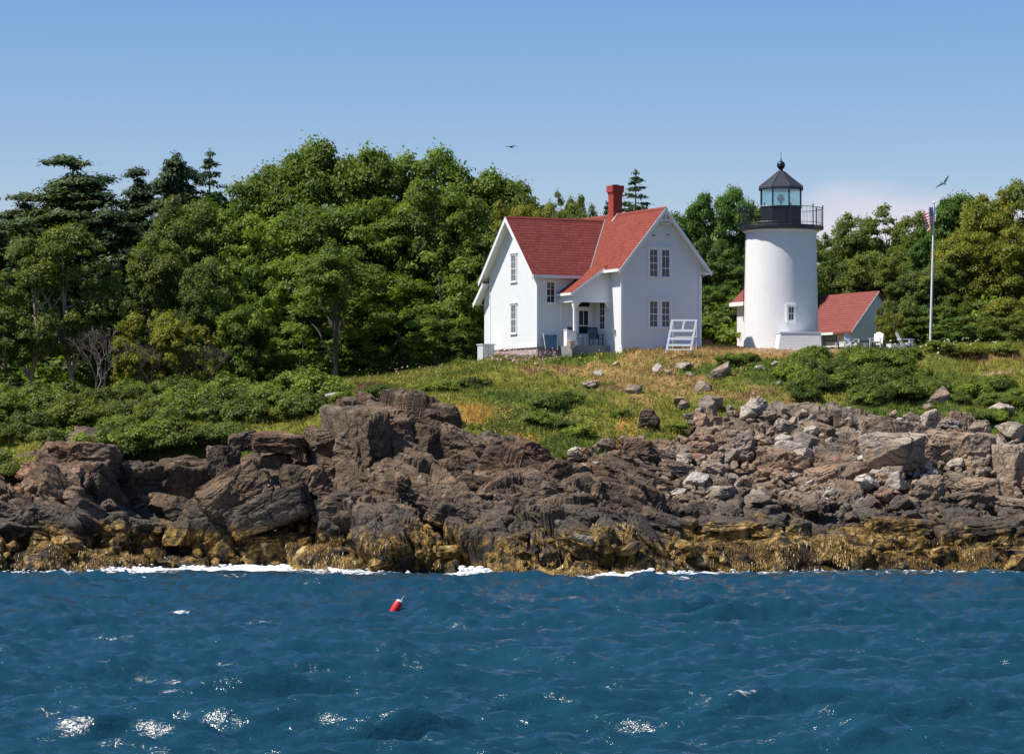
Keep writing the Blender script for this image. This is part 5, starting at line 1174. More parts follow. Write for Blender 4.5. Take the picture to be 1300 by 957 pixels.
undergrowth()
# bare shrubs
for (px, py, Y, s, lab) in [(122, 492, 186, 1.0, 'bare pinkish twiggy bush between the pale trunks and the olive tree'), (262, 470, 186, 0.7, 'bare grey branches sticking out beside the low yellow-green tree'), (180, 470, 186, 0.75, 'thin bare twigs at the foot of the olive trees')]:
    p = P(px, py, Y); z = gz(p.x, Y); o = ob('bare_bush', BARE, None, (p.x, Y, z - 0.1), (0, 0, px), (s * 1.15, s * 1.15, s * 1.05)); tag(o, lab, 'bush')
# shrubs: (px, py of the foot, radius in px, proto, colour)
def shrub(px, py, rpx, k, col, desc, rel, group, flat=1.0):
    p = hit(px, py); rr = rpx * p.y / F
    t = bpy.data.objects.new('shrub', None); COL.objects.link(t); t.location = (p.x, p.y, p.z - 0.1); t.rotation_euler = (0, 0, random.random() * 6.28); t.scale = (rr, rr, rr * flat)
    for n, me in (('stems', SH[k][0]), ('foliage', SH[k][1])):
        o = ob(n, me, t); q = random.uniform(0.72, 1.25); o.color = (col[0] * q, col[1] * q, col[2] * q, 1)
    queue_label(t, desc, rel, px, p.y, 'shrub', group)
rs = random.Random(3)
for i in range(12):
    shrub(1345 + i * 22, rs.uniform(485, 535), rs.uniform(16, 24), rs.choice([0, 1, 2, 3]), rs.choice([G1, LT, DK]), 'green shrub on the far bank', 'past', 'shrubs at the end of the shore', 0.8)
    shrub(-60 - i * 21, rs.uniform(520, 570), rs.uniform(20, 30), rs.choice([0, 1, 2, 3]), rs.choice([G1, LT, DK]), 'green shrub on the near bank', 'past', 'shrubs along the shore top')
for i in range(5):
    tree('olive_tree', OL[i % 2], 1390 + i * 62, 250 + (i * 37) % 50, 120, 204 + (i * 5) % 7, 'olive-green tree outside the view', 'past', [YL, G1, LT][i % 3], group='trees past the lighthouse')
    tree('low_tree', BU[i % 3], 1360 + i * 66, 375 + (i * 31) % 30, 90, 190 + i % 4, 'low tree outside the view', 'past', [G1, DK][i % 2], group='trees past the lighthouse')
    tree('broadleaf_tree', BR[i % 4], -70 - i * 60, 290 + (i * 41) % 50, 130, 200 + (i * 5) % 7, 'green broadleaf tree outside the view', 'past', [G1, DK][i % 2])
for row, (yo, rel) in enumerate([(518, 'at the wood edge by'), (530, 'above'), (545, 'below'), (560, 'on the rocks below')]):
    for i in range(15 if row < 3 else 12):
        px = -30 + i * 32 + rs.uniform(-10, 10) + 14 * (row % 2)
        if px > 425 - row * 12: continue
        y = yo + rs.uniform(-5, 5) - max(0, px - 150) * 0.045 + (8 if 140 < px < 290 and row == 3 else 0)
        if row == 3 and (40 < px < 120 or px > 300): continue
        c = rs.choice([G1, LT, G1, (1.05, 0.95, 0.8), DK]); k = rs.choice([0, 1, 2, 3])
        shrub(px, y, rs.uniform(21, 32), k, c, {G1: 'dense green shrub', LT: 'bright green shrub', DK: 'dark green shrub'}.get(c, 'brownish-green shrub'), rel, 'shrubs along the shore top')
for (px, py, rpx, k, c, d, rel) in [(165, 507, 20, 2, LT, 'small bright green rounded shrub', 'by'), (75, 508, 22, 1, LT, 'feathery light green shrub', 'by'), (112, 578, 32, 1, LT, 'bright green shrub spilling over the rock', 'near'), (148, 582, 34, 0, G1, 'green shrub spilling over the rock', 'near'), (185, 582, 32, 2, G1, 'green shrub spilling over the rock', 'near'), (222, 576, 32, 1, DK, 'green shrub spilling over the rock', 'near'), (262, 572, 30, 0, DK, 'green shrub spilling over the rock', 'near'), (295, 562, 26, 3, G1, 'olive shrub spilling over the rock', 'near'), (62, 566, 24, 3, G1, 'olive shrub spilling over the rock', 'near'), (-5, 600, 26, 1, G1, 'green shrub low on the rocks', 'below'), (20, 605, 20, 0, LT, 'green shrub low on the rocks', 'below'), (185, 575, 24, 0, DK, 'overhanging dark shrub', 'at'),
                                     (480, 505, 18, 0, DK, 'low dark green shrub', 'above'), (405, 520, 24, 3, G1, 'olive shrub', 'by'), (438, 512, 16, 1, LT, 'small green shrub', 'by')]:
    shrub(px, py, rpx, k, c, d, rel, 'shrubs along the shore top')
for i in range(46):
    px = 1000 + rs.random() * 195; u = (px - 1000) / 195; y0 = 452 + 14 * u; y1 = 510 - 6 * u + 8 * math.sin(u * 3); q = rs.random(); y = y0 + (y1 - y0) * q
    if px < 1015 and q < 0.3: continue
    shrub(px, y, rs.uniform(17, 25), rs.choice([0, 1, 2]), rs.choice([G1, G1, LT, DK]), 'green shrub ' + ('atop' if q < 0.33 else 'halfway down' if q < 0.66 else 'low in') + ' the big patch', 'below', 'shrubs below the lighthouse lawn', 1.0)
for i in range(20):
    px = 1205 + rs.random() * 130; y = 492 + rs.random() * 52 - abs(px - 1260) * 0.08
    shrub(px, y, rs.uniform(14, 22), rs.choice([0, 1, 2]), rs.choice([G1, LT, DK]), 'green shrub' + (' high on the bank' if y < 515 else ' low over the boulders'), 'under', 'shrubs at the end of the shore', 0.8)
for (px, py, rpx, k, c, d, rel) in [(928, 462, 17, 1, LT, 'bright green shrub on the dry slope', 'in front of'), (950, 458, 13, 0, G1, 'small green shrub on the dry slope', 'near'), (700, 520, 24, 0, G1, 'low dark green shrub on the slope', 'below'), (722, 512, 18, 1, G1, 'low green shrub on the slope', 'below'),
                                     (735, 556, 20, 1, LT, 'bright green shrub over the rocks', 'below'), (710, 548, 20, 0, G1, 'green shrub over the rocks', 'below'), (683, 545, 20, 2, G1, 'upright green shrub on the slope', 'below'), (940, 562, 14, 1, YL, 'yellow-green shrub among boulders', 'below'), (860, 545, 13, 1, LT, 'small green shrub among boulders', 'below'),
                                     (1000, 472, 15, 0, LT, 'light green shrub', 'in front of'), (560, 500, 22, 3, LT, 'low heather-like shrub', 'above'), (600, 495, 22, 3, G1, 'low dark spreading shrub', 'above'), (790, 530, 13, 1, G1, 'small green shrub', 'below'), (670, 440, 8, 2, G1, 'tiny green shrub', 'beside'), (1155, 452, 14, 3, YL, 'pale yellow-green shrub', 'beside'), (1190, 448, 20, 3, LT, 'pale green shrub', 'beside'), (1225, 455, 24, 3, YL, 'pale dry-looking shrub', 'beside'), (1270, 452, 22, 3, LT, 'pale green shrub', 'near')]:
    shrub(px, py, rpx, k, c, d, rel, 'shrubs on the slope', 0.85)

# ------------------------------------------------------------------ grass: blades, flower heads
def grass():
    n = 70000; r = np.random.default_rng(9)
    px = r.uniform(-340, 1680, n); Y = 150 + 38 * r.random(n); x = (px - CX) * Y / F
    ok = rockmask(x, Y) < 0.45
    loc = (Matrix.Rotation(-HR, 3, 'Z'))
    dx, dy = x - HP.x, Y - HP.y; u = dx * math.cos(HR) + dy * math.sin(HR); v = -dx * math.sin(HR) + dy * math.cos(HR)
    ok &= ~((u > -3.9) & (u < 5.2) & (v > 0) & (v < 11) & ~((u < -0.1) & (v < 1.4))); ok &= np.hypot(x - LP.x, Y - LP.y) > 2.3
    x, Y = x[ok], Y[ok]; z = H(x, Y); g = (fbm(np.stack([x * 0.35, Y * 0.35], 1), 4, 3) - 0.5) * 0.7 + (fbm(np.stack([x * 1.8, Y * 1.8], 1), 3, 4) - 0.5) * 0.25
    pxx = CX + x * F / Y; z = z + g * (1 - sstep(173, 176, Y) * (np.abs(pxx - 900) < 300) * 0.8) - 0.03
    col = groundcol(x, Y, H(x, Y), 0.3); py = HY - (z - CZ) * F / Y
    short = G(pxx, py, 1010, 443, 90, 7); tall = 0.07 + 0.27 * fbm(np.stack([x * 0.5, Y * 0.5], 1), 3, 19); tall *= 1 - 0.7 * np.clip(short, 0, 1)
    B = 4; X = np.repeat(x, B) + r.normal(size=len(x) * B) * 0.09; Yb = np.repeat(Y, B) + r.normal(size=len(x) * B) * 0.09; Z = np.repeat(z, B); m = len(X)
    hgt = np.repeat(tall, B) * (0.6 + 0.8 * r.random(m)); a = r.random(m) * 6.28; wd = 0.018 + 0.016 * r.random(m); ln = r.normal(size=(m, 2)) * 0.35 * hgt[:, None]
    A = np.stack([X - np.cos(a) * wd, Yb - np.sin(a) * wd, Z], 1); Bv = np.stack([X + np.cos(a) * wd, Yb + np.sin(a) * wd, Z], 1); Cv = np.stack([X + ln[:, 0], Yb + ln[:, 1], Z + hgt], 1)
    V = np.stack([A, Bv, Cv], 1).reshape(-1, 3); Fc = np.arange(3 * m).reshape(m, 3)
    C = np.repeat(col, B, 0) * (0.75 + 0.6 * r.random(m))[:, None]; C = np.concatenate([np.clip(C, 0, 1), np.ones((m, 1))], 1)
    o = ob('grass', mesh_np('grass', V, Fc, M['blade'], False, {'tint': ('FACE', 'FLOAT_COLOR', C)})); o['kind'] = 'stuff'; o['label'] = 'green and straw-coloured grass on the slope'
    # flower heads and weeds: small leafy cards
    spots = []
    def fl(cx, cy, sx, sy, n, c, h, s):
        for _ in range(n):
            q = hit(cx + r.normal() * sx, cy + r.normal() * sy)
            if rockmask(np.array([q.x]), np.array([q.y]))[0] > 0.6: continue
            spots.append((q.x, q.y, q.z + h * r.random(), *(np.array(c) * r.uniform(0.7, 1.2)), s))
    fl(590, 528, 45, 13, 1100, (0.46, 0.31, 0.075), 0.25, 0.05); fl(650, 560, 32, 12, 600, (0.46, 0.30, 0.07), 0.25, 0.05); fl(800, 545, 25, 18, 260, (0.5, 0.25, 0.06), 0.25, 0.05)
    fl(770, 455, 30, 8, 90, (0.75, 0.60, 0.04), 0.4, 0.045); fl(540, 520, 25, 6, 160, (0.55, 0.44, 0.05), 0.3, 0.06); fl(655, 458, 28, 4, 420, (0.62, 0.34, 0.42), 0.7, 0.05); fl(1190, 440, 50, 8, 300, (0.60, 0.60, 0.42), 0.5, 0.06)
    fl(480, 478, 70, 5, 300, (0.40, 0.25, 0.20), 0.7, 0.05); fl(250, 500, 80, 5, 200, (0.34, 0.30, 0.22), 0.6, 0.05); fl(690, 530, 45, 18, 900, (0.07, 0.12, 0.02), 0.3, 0.09); fl(860, 480, 60, 20, 500, (0.16, 0.19, 0.03), 0.3, 0.07); fl(1100, 500, 120, 12, 500, (0.12, 0.15, 0.03), 0.3, 0.08)
    S = np.array(spots); V, Fq = leafcards(S[:, :3], np.tile((0, -0.3, 1.0), (len(S), 1)).astype(float), 1.0, 0.9, r)
    Cc = S[:, :3].repeat(4, 0); V = Cc + (V - Cc) * S[:, 6].repeat(4)[:, None]
    C = np.concatenate([S[:, 3:6], np.ones((len(S), 1))], 1)
    o = ob('wild_flowers', mesh_np('wild_flowers', V, Fq, M['blade'], False, {'tint': ('FACE', 'FLOAT_COLOR', C)})); o['kind'] = 'stuff'; o['label'] = 'orange, yellow and pink wild flowers and weeds in the grass'
grass()

# ------------------------------------------------------------------ rocks
def rock_proto(seed, sub=4, boxy=0.5, planes=12, rough=0.03, lump=0.22, frac=0.0):
    bm = bmesh.new(); bmesh.ops.create_icosphere(bm, subdivisions=sub, radius=1.0); V = np.array([v.co[:] for v in bm.verts]); Fc = np.array([[v.index for v in f.verts] for f in bm.faces]); bm.free()
    r = np.random.default_rng(seed)
    p = 2 + 8 * boxy; V = V / (np.abs(V) ** p).sum(1)[:, None] ** (1 / p)
    for _ in range(planes):
        n = unit(1, r)[0]; d = r.uniform(0.55, 0.95) * (1 + 0.25 * boxy); s = V @ n; ov = np.maximum(0, s - d); V = V - ov[:, None] * n[None] * 0.97
    V = V * (1 + (fbm(V * 1.6 + seed, 4, seed)[:, None] - 0.5) * lump + (fbm(V * 6 + seed, 3, seed + 9)[:, None] - 0.5) * rough * 2)
    if frac:
        a, b = 0.5, 0.35; Rm = np.array(Euler((a, b, seed)).to_matrix()); Q = V @ Rm.T
        f1, g1 = cellplanes(Q * (1.1, 1.6, 3.0) + seed, seed + 50, 0.8); f2, g2 = cellplanes(Q * (2.6, 3.2, 6.5) + seed, seed + 60, 0.8)
        n = V / np.linalg.norm(V, axis=1)[:, None]; V = V + n * (frac * (f1 * 0.42 + f2 * 0.17 - 0.10 * (1 - sstep(0, 0.10, g1)) - 0.05 * (1 - sstep(0, 0.12, g2))))[:, None]
    ext = (V.max(0) - V.min(0)) / 2; V = (V - (V.max(0) + V.min(0)) / 2) / ext
    return mesh_np('rock', V, Fc, M['rock'], False)
BOUL = [rock_proto(s, 5 if s < 204 else 4, b, n, 0.03, 0.2, 0.08 if s % 2 else 0.22) for s, b, n in [(201, 0.25, 12), (202, 0.5, 9), (203, 0.1, 16), (204, 0.8, 5), (205, 0.35, 12), (206, 0.15, 10), (207, 0.6, 8), (208, 0.3, 14), (209, 0.45, 10), (210, 0.05, 18)]]
HERO = [rock_proto(s, 5, b, n, 0.018, 0.06, 0.24) for s, b, n in [(231, 0.9, 6), (232, 0.8, 8), (233, 1.2, 4), (234, 0.6, 9)]]
def block(px0, px1, py0, py1, Y, k, roll=0, yaw=0, pitch=0, depth=0.8, col=(1, 1, 1, 1)):
    """a big joint block of the ledge whose outline spans the given part of the picture"""
    c = P((px0 + px1) / 2, (py0 + py1) / 2, Y); w_ = (px1 - px0) * Y / F / 2; h_ = (py1 - py0) * Y / F / 2
    o = ob('rock_block', HERO[k], LEDGE, c, (R(pitch), R(roll), R(yaw)), (w_, max(w_, h_) * depth, h_)); q = 0.66 if px1 < 900 else 0.95; o.color = (col[0] * q, col[1] * q, col[2] * q, 1); return o
DR = (0.75, 0.71, 0.69, 1); BRN = (1.08, 0.96, 0.87, 1); GRY = (1.12, 1.06, 1.02, 1); RED = (1.0, 0.76, 0.65, 1); DDR = (0.5, 0.45, 0.44, 1)
for a in [(321, 392, 549, 574, 149.6, 2, 3, -14, 6, 0.9, (1.1, .85, .78, 1)), (332, 372, 576, 596, 149.4, 0, -8, 10, 8, 1.0, BRN), (385, 438, 542, 592, 150.2, 1, 4, 20, 0, 0.9, GRY), (430, 462, 520, 606, 149.6, 2, -2, 32, 0, 1.2, GRY), (446, 486, 535, 640, 148.6, 0, 4, -25, -5, 0.8, BRN),
          (455, 492, 508, 560, 150.2, 1, 28, 15, 0, 1.2, GRY), (474, 524, 543, 592, 149.3, 3, 12, -32, -8, 0.9, GRY), (478, 522, 584, 640, 148.6, 1, -6, -28, -8, 0.9, BRN), (504, 566, 538, 622, 150.0, 2, 10, 38, 4, 1.0, DR), (548, 596, 546, 590, 149.6, 3, 8, -22, -6, 1.0, GRY),
          (552, 620, 575, 622, 149.0, 0, 14, -30, -6, 0.8, DR), (588, 640, 556, 600, 149.8, 1, 20, -25, 0, 0.9, GRY), (444, 490, 502, 538, 152.2, 3, 30, 10, 0, 1.0, RED), (486, 526, 518, 534, 152.8, 2, 12, -8, 0, 1.0, DR), (518, 548, 602, 634, 147.0, 1, -35, 20, 0, 0.8, BRN),
          (388, 432, 590, 640, 147.6, 0, 8, 30, 0, 0.9, BRN), (350, 400, 590, 640, 147.9, 3, 12, -20, 0, 0.9, DR), (300, 352, 600, 640, 147.2, 1, -25, -15, 0, 0.9, DR), (320, 396, 620, 660, 146.0, 2, -14, -12, 0, 0.7, DDR), (250, 312, 610, 652, 147.0, 1, -24, 15, 0, 0.8, BRN),
          (418, 480, 612, 660, 146.4, 3, 10, -20, 0, 0.8, DDR), (470, 560, 622, 670, 145.8, 1, 6, -10, 0, 0.7, DDR), (560, 650, 612, 662, 146.2, 2, 10, 12, 0, 0.7, DDR), (625, 700, 570, 600, 148.8, 0, 22, 0, 0, 0.9, RED), (650, 740, 590, 640, 147.2, 3, 18, -14, 0, 0.8, DDR),
          (700, 800, 618, 668, 145.8, 1, 20, 10, 0, 0.8, DDR), (760, 850, 645, 695, 144.2, 2, 18, -10, 0, 0.9, DDR), (800, 880, 665, 706, 143.0, 3, 14, 10, 0, 0.9, DDR),
          (60, 150, 560, 612, 150.5, 0, 3, -10, 0, 0.9, BRN), (86, 150, 584, 650, 149.2, 2, 1, -28, 0, 0.9, DR), (142, 222, 584, 655, 152.6, 2, -4, 34, 8, 0.7, DR), (198, 296, 582, 645, 153.0, 0, 3, 30, 8, 0.7, DR), (0, 70, 605, 655, 149.0, 1, 6, 12, 0, 0.9, DR), (262, 305, 565, 612, 150.4, 3, 5, 15, 0, 0.9, DR),
          (290, 330, 548, 575, 151.6, 0, -12, 15, 0, 0.9, GRY), (1088, 1178, 532, 602, 153.4, 3, 12, 12, 0, 0.7, GRY), (1195, 1262, 548, 612, 152.6, 0, 6, -20, 0, 0.9, BRN), (1262, 1320, 562, 650, 151.2, 2, 2, 15, 0, 0.9, BRN), (1208, 1270, 604, 650, 149.2, 1, 5, -10, 0, 0.9, BRN),
          (1165, 1215, 545, 600, 153, 1, 24, 10, 0, 0.8, BRN), (955, 1030, 570, 620, 151.8, 0, 14, -12, 0, 0.8, BRN), (1020, 1075, 590, 625, 150.8, 1, -8, 16, 0, 0.8, BRN), (905, 960, 545, 585, 154.2, 3, 8, -16, 0, 0.8, GRY), (790, 830, 555, 600, 152.8, 2, 10, -20, 0, 0.9, BRN), (740, 782, 585, 615, 150.8, 1, 6, 15, 0, 0.9, RED),
          (0, 90, 640, 690, 146.8, 2, 4, 8, 0, 0.7, DDR), (90, 170, 650, 700, 146.2, 1, -6, -12, 0, 0.7, DDR), (225, 300, 655, 715, 147.4, 3, -10, 12, 0, 0.7, DDR), (300, 395, 672, 722, 146.8, 1, 5, -6, 0, 0.6, DDR), (400, 470, 655, 722, 145.2, 0, 4, 14, 0, 0.6, DDR), (520, 600, 660, 722, 143.6, 1, -5, -14, 0, 0.6, DDR),
          (1090, 1190, 655, 705, 145.2, 2, 4, -6, 0, 0.7, DDR), (1190, 1320, 655, 712, 145.0, 1, 3, 8, 0, 0.6, DDR), (1010, 1100, 690, 724, 142.6, 3, 3, -8, 0, 0.7, DDR), (1110, 1180, 698, 724, 142.2, 0, 2, 12, 0, 0.8, DDR), (880, 1000, 655, 700, 144.8, 1, 5, -8, 0, 0.7, DDR)]:
    block(*a)
CN = {'g': ('grey', (1.08, 1.1, 1.14, 1)), 'b': ('brown', (1.1, .92, .82, 1)), 'd': ('dark', (.55, .52, .52, 1)), 'p': ('pale', (1, 1, 1, 0.05)), 'l': ('light grey', (1.15, 1.15, 1.15, 0.55)), 'r': ('reddish', (1.05, .74, .64, 1))}
def boulder(px, py, wpx, hpx, ck, k=None, desc=None, rot=None, sink=0.25):
    p = hit(px, py + hpx / 2); s = p.y / F / 2; nm, col = CN[ck]
    k = rs.randrange(len(BOUL)) if k is None else k
    o = ob('boulder', BOUL[k], None, (p.x, p.y + wpx * s * 0.3, p.z + hpx * s * (1 - (0.55 if py < 505 else 0.0 if px > 880 and py < 650 else sink))), rot or (R(rs.uniform(-18, 18)), R(rs.uniform(-25, 25)), rs.uniform(0, 6.28)), (wpx * s * 1.02, wpx * s * rs.uniform(0.75, 1.0), hpx * s * 1.05))
    j = rs.uniform(0.85, 1.15); o.color = (col[0] * j, col[1] * j, col[2] * j, col[3])
    size = 'large' if wpx > 30 else 'small' if wpx < 15 else 'middling'
    band = 'in the weed belt below' if py > 690 else 'in the dark tide band below' if py > 640 else 'in the rockfall below' if py > 560 else 'high by the grass below'
    if desc: o['label'] = desc; o['category'] = 'boulder'; o['group'] = 'loose boulders on the shore'
    else: queue_label(o, f'{size} {nm} boulder', band, px, p.y, 'boulder', 'loose boulders on the shore')
    return o
for a in [(428, 470, 512, 625, 149.4, 2, -6, 30, 4, 1.3, GRY), (452, 520, 512, 600, 149.9, 1, 26, -10, 0, 1.0, BRN), (470, 560, 560, 640, 148.6, 2, 30, -30, -8, 0.8, GRY), (545, 650, 552, 612, 149.6, 2, 24, -18, -10, 0.7, BRN), (600, 700, 572, 628, 148.6, 2, 26, -12, -10, 0.6, DR),
          (560, 700, 612, 668, 146.4, 2, 14, -8, -12, 0.6, DDR), (680, 800, 602, 660, 146.4, 2, 24, -10, -12, 0.6, DDR), (740, 880, 640, 702, 144.4, 2, 22, -8, -10, 0.6, DDR), (400, 560, 632, 676, 146.0, 2, 6, -6, -12, 0.6, DR), (250, 345, 600, 650, 147.6, 2, -28, -8, -10, 0.6, BRN), (285, 400, 630, 672, 146.4, 2, -20, 6, -10, 0.6, DR)]:
    block(*a)
rb = random.Random(21)
for (x0, x1, y0, y1, n) in [(300, 460, 560, 655, 10), (460, 700, 560, 665, 12), (440, 560, 520, 570, 4), (640, 860, 600, 690, 10), (960, 1310, 545, 650, 14), (0, 300, 600, 690, 22), (740, 860, 560, 620, 12), (1320, 1620, 545, 700, 44), (-300, -5, 590, 700, 36)]:
    for i in range(n):
        px, py = rb.uniform(x0, x1), rb.uniform(y0, y1); p = hit(px, py); wd = rb.uniform(24, 78); hh = wd * rb.uniform(0.35, 0.8)
        c_ = rb.choice([DR, BRN, GRY, BRN, (0.9, .82, .75, 1)])
        block(px - wd / 2, px + wd / 2, py - hh / 2, py + hh / 2, p.y + 0.15, rb.randrange(4), rb.gauss(24, 14), rb.uniform(-45, 45), rb.uniform(-12, 12), 0.9, c_)
# boulders one can point to
for a in [(731, 573, 20, 15, 'p', 1, 'blocky whitish boulder at the foot of the slope below the porch'), (750, 577, 15, 14, 'l', 4, 'light grey boulder touching the blocky whitish one'), (744, 594, 30, 18, 'l', 0, 'light grey split boulder below the blocky whitish one'), (782, 616, 20, 13, 'p', 7, 'small whitish boulder in front of the dark ledge end'), (800, 628, 24, 10, 'l', 9, 'flat light stone at the dark ledge end'),
          (884, 610, 32, 22, 'p', 6, 'large whitish angular boulder below the paired windows'), (862, 625, 26, 16, 'p', 8, 'whitish boulder leaning on the large angular whitish one'), (908, 625, 30, 14, 'l', 2, 'flat pale slab beside the large whitish boulders'), (900, 517, 24, 26, 'g', 4, 'upright smooth grey boulder high below the gap beside the house'), (825, 530, 26, 30, 'd', 1, 'dark jagged boulder standing alone on the slope'),
          (965, 516, 22, 26, 'g', 7, 'tilted blue-grey slab in the rock heap below the shed'), (978, 528, 20, 12, 'g', 0, 'blue-grey block beside the tilted slab'), (907, 595, 30, 16, 'b', 3, 'flat-topped brown block in the rockfall'), (1173, 590, 20, 14, 'p', 3, 'bright white rectangular boulder in the rockfall'), (1135, 578, 88, 56, 'g', 0, 'huge rounded grey-brown boulder in the rockfall below the lawn chairs'),
          (1100, 615, 34, 20, 'p', 9, 'pale rounded boulder below the huge rounded one'), (1110, 602, 20, 13, 'l', 5, 'small pale stone above the pale rounded boulder'), (1136, 612, 30, 24, 'l', 8, 'light angular boulder beside the pale rounded one'), (1031, 630, 22, 10, 'p', 9, 'pale oval stone above the dark tide band'), (1095, 639, 22, 10, 'p', 5, 'pale yellowish oval stone above the weed belt'),
          (1056, 627, 22, 16, 'l', 7, 'light grey stone between two pale ovals'), (980, 664, 24, 8, 'l', 3, 'thin flat pale slab above the weed belt'), (1028, 548, 20, 16, 'l', 4, 'light grey round boulder below the big shrub patch'), (803, 492, 26, 15, 'g', 1, 'grey boulder on the dry grass below the paired windows'), (752, 486, 22, 9, 'l', 5, 'flat pale stone in the grass below the porch'), (835, 464, 13, 12, 'p', 6, 'whitish stone in the dry grass below the slatted frame'),
          (869, 462, 20, 10, 'l', 3, 'pale flat stone in the grass below the house corner'), (848, 470, 11, 6, 'l', 2, 'tiny pale stone beside the whitish one'), (760, 472, 12, 7, 'p', 8, 'small whitish stone in the grass below the chimney'), (782, 461, 9, 6, 'p', 6, 'tiny whitish stone near the grass crest'), (915, 470, 34, 20, 'g', 0, 'dark grey slab in the grass between house and lighthouse'), (897, 490, 30, 16, 'g', 8, 'grey slab half sunk in dry grass'), (966, 466, 16, 8, 'p', 1, 'whitish stone below the lighthouse'), (985, 460, 12, 10, 'l', 7, 'light stone near the concrete block'),
          (733, 689, 44, 18, 'p', 6, 'pale barnacled boulder in the weed belt below the porch'), (800, 695, 36, 16, 'l', 9, 'pale barnacled boulder in the weed belt below the chimney'), (889, 712, 24, 14, 'l', 5, 'pale barnacled boulder at the waterline'), (696, 708, 22, 22, 'l', 2, 'pale rounded boulder at the waterline below the gable'), (645, 715, 20, 12, 'l', 4, 'pale stone at the waterline by the surf'),
          (1192, 503, 34, 24, 'g', 0, 'grey boulder heap stone between the two shrub patches'), (1245, 560, 44, 26, 'g', 4, 'grey boulder under the far shrub patch'), (1285, 545, 40, 20, 'g', 8, 'grey boulder at the end of the shore below the trees'), (95, 600, 20, 10, 'l', 3, 'light slab on the ledge near the forked pale trunks'), (175, 645, 22, 12, 'b', 9, 'brown oval stone in front of the dark hollow')]:
    boulder(a[0], a[1], a[2], a[3], a[4], a[5], a[6])
# scattered boulders by zone
zones = [((0, 300, 628, 712), 60, (16, 48), 'dddbb'), ((300, 640, 655, 716), 26, (14, 34), 'ddbb'), ((640, 880, 660, 722), 24, (14, 36), 'ddbl'), ((870, 1310, 640, 720), 62, (16, 46), 'dddb'),
         ((860, 1310, 560, 645), 118, (13, 40), 'gbglrblgpl'), ((940, 1310, 515, 565), 60, (12, 34), 'gglbl'), ((740, 870, 555, 630), 30, (12, 30), 'bbrgl'), ((860, 950, 500, 560), 26, (10, 28), 'gggb'), ((0, 300, 575, 625), 18, (16, 40), 'brb'), ((820, 990, 455, 500), 8, (8, 16), 'gl')]
for (x0, x1, y0, y1), n, (a, b), cols in zones:
    for i in range(int(n * 0.56)):
        px = rs.uniform(x0, x1); py = rs.uniform(y0, y1); wd = a + (b - a) * rs.random() ** 1.9
        boulder(px, py, wd, wd * rs.uniform(0.5, 0.85), rs.choice(cols))
# small stones and weed: past counting
def small_stones():
    r = np.random.default_rng(15); protos = []
    for s in range(6):
        bm = bmesh.new(); bmesh.ops.create_icosphere(bm, subdivisions=3, radius=1.0); V = np.array([v.co[:] for v in bm.verts]); Fc = np.array([[v.index for v in f.verts] for f in bm.faces]); bm.free()
        for _ in range(9):
            n = unit(1, r)[0]; d = r.uniform(0.45, 0.9); V = V - np.maximum(0, V @ n - d)[:, None] * n[None]
        protos.append(V)
    allV = []; allF = []; off = 0
    for i in range(950):
        q = r.random()
        if q < 0.5: px, py = r.uniform(860, 1310), r.uniform(515, 660)
        elif q < 0.7: px, py = r.uniform(720, 900), r.uniform(560, 650)
        else: px, py = r.uniform(-10, 1310), r.uniform(630, 725)
        p = hit(px, py)
        if rockmask(np.array([p.x]), np.array([p.y]))[0] < 0.5: continue
        s = r.uniform(0.10, 0.34) * np.array((1, 0.9, 0.7)); a = r.random() * 6.28; V = protos[r.integers(6)] * s; Rm = np.array(Euler((r.normal() * 0.4, r.normal() * 0.4, a)).to_matrix())
        allV.append(V @ Rm.T + np.array((p.x, p.y, p.z + 0.10 + s[2] * 0.4))); allF.append(Fc + off); off += len(V)
    o = ob('small_stones', mesh_np('small_stones', np.concatenate(allV), np.concatenate(allF), M['rock'], False)); o['kind'] = 'stuff'; o['label'] = 'small stones wedged among the shore boulders'; o.color = (1.05, 1, .95, 1)
small_stones()
def rockweed():
    r = np.random.default_rng(25)
    pxv = CX + TXX * F / TYY
    e = np.where((TVV[:, 2] > 0.05) & (TVV[:, 2] < 1.75 + 0.5 * np.sin(TXX * 0.4)) & (TYY < 148) & (pxv > -60) & (pxv < 1360))[0]
    cov = fbm(TVV[e] * 0.7, 3, 41); e = e[cov > 0.44]; e = r.choice(e, min(len(e), 22000), False); p = TVV[e]; n = len(p)
    L = 0.10 + 0.20 * r.random(n); a = r.random(n) * 0.9 - 0.45; w_ = 0.010 + 0.016 * r.random(n)
    d = np.stack([np.sin(a) * 0.5, -0.55 - 0.3 * r.random(n), -0.75 * np.ones(n)], 1); d /= np.linalg.norm(d, axis=1)[:, None]
    t = np.stack([np.cos(a), np.sin(a) * 0.5, r.normal(size=n) * 0.3], 1) * w_[:, None]
    p0 = p + (0, -0.05, 0.08); p1 = p0 + d * (L * 0.5)[:, None] + (0, -0.06, 0.02); p2 = p0 + d * L[:, None] + (0, -0.05, 0)
    V = np.stack([p0 - t, p0 + t, p1 + t * 1.2, p1 - t * 1.2, p1 - t * 1.2, p1 + t * 1.2, p2 + t * 0.5, p2 - t * 0.5], 1).reshape(-1, 3)
    tone = np.clip(fbm(p * 0.6, 3, 52) * 2.4 - 0.95 + 0.5 * (r.random(n) - 0.4), 0, 1).repeat(2)
    o = ob('rockweed', mesh_np('rockweed', V, np.arange(8 * n).reshape(-1, 4), M['weed'], False, {'tone': ('FACE', 'FLOAT', tone)})); o['kind'] = 'stuff'; o['label'] = 'ochre rockweed hanging on the tidal rocks'
rockweed()
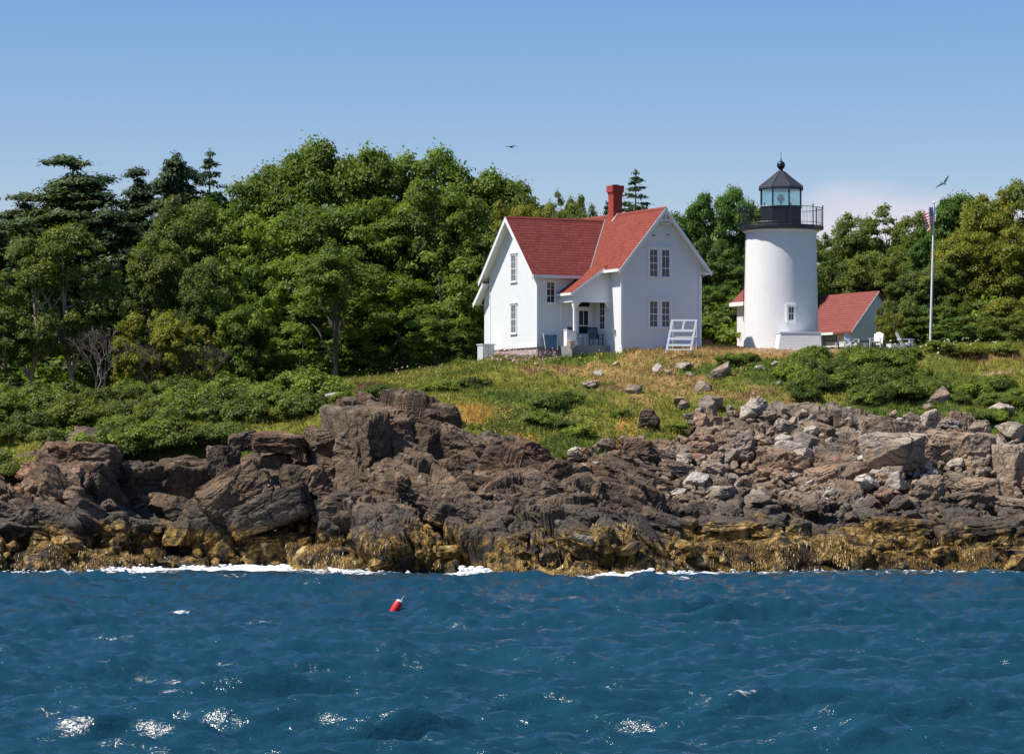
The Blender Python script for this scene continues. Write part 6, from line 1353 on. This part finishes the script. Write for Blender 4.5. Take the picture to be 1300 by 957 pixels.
# surf: lumps of foam along the waterline
def surf():
    r = np.random.default_rng(35); cs = []
    bm = bmesh.new(); bmesh.ops.create_icosphere(bm, subdivisions=2, radius=1.0); V0 = np.array([v.co[:] for v in bm.verts]); Fc = np.array([[v.index for v in f.verts] for f in bm.faces]); bm.free()
    for (x0, x1, n, s) in [(60, 420, 760, .7), (585, 622, 200, 1.1), (765, 832, 260, 1.1), (850, 880, 60, .8), (420, 520, 60, .6), (0, 60, 30, .6), (910, 1290, 90, .6)]:
        for _ in range(n):
            px = r.uniform(x0, x1)
            if math.sin(px * 0.11) + math.sin(px * 0.043 + 1) < -0.8: continue
            yw = np.interp(px, TPX, YW); Y = yw + r.normal() * 0.6 - 0.3; cs.append(((px - CX) * Y / F, Y, 0.02 + abs(r.normal()) * 0.10 * s, r.uniform(0.03, 0.085) * s))
    C_ = np.array(cs); k = len(V0)
    st = np.stack([1.5 + r.random(len(C_)), np.ones(len(C_)), 0.55 + 0.4 * r.random(len(C_))], 1)
    V = (C_[:, None, :3] + V0[None] * C_[:, 3][:, None, None] * st[:, None, :]).reshape(-1, 3); Fq = (Fc[None] + np.arange(len(C_))[:, None, None] * k).reshape(-1, 3)
    o = ob('surf_foam', mesh_np('surf_foam', V, Fq, M['foam'], True)); o['kind'] = 'stuff'; o['label'] = 'white surf foam breaking along the waterline'
surf()
# driftwood pole on the cliff top
dp0, dp1 = P(413, 503, 156.5), P(438, 500, 156.5)
mm = MB(); mm.tube([dp0, dp0.lerp(dp1, 0.5) + Vector((0, 0, 0.05)), dp1], [0.09, 0.1, 0.07], 8); o = mm.build('driftwood_log', M['weatherwood'], None, smooth=True); tag(o, 'pale grey driftwood log lying behind the cliff top', 'log')
mm = MB(); a = P(439, 499, 156); b = P(446, 512, 155.6); mm.tube([a, a.lerp(b, 0.5) + Vector((0.03, 0, 0)), b], [0.06, 0.08, 0.07], 8); o = mm.build('driftwood_post', M['lawnwhite'], None, smooth=True); tag(o, 'short white bleached driftwood stub leaning on the reddish slab', 'log')
settle_labels()
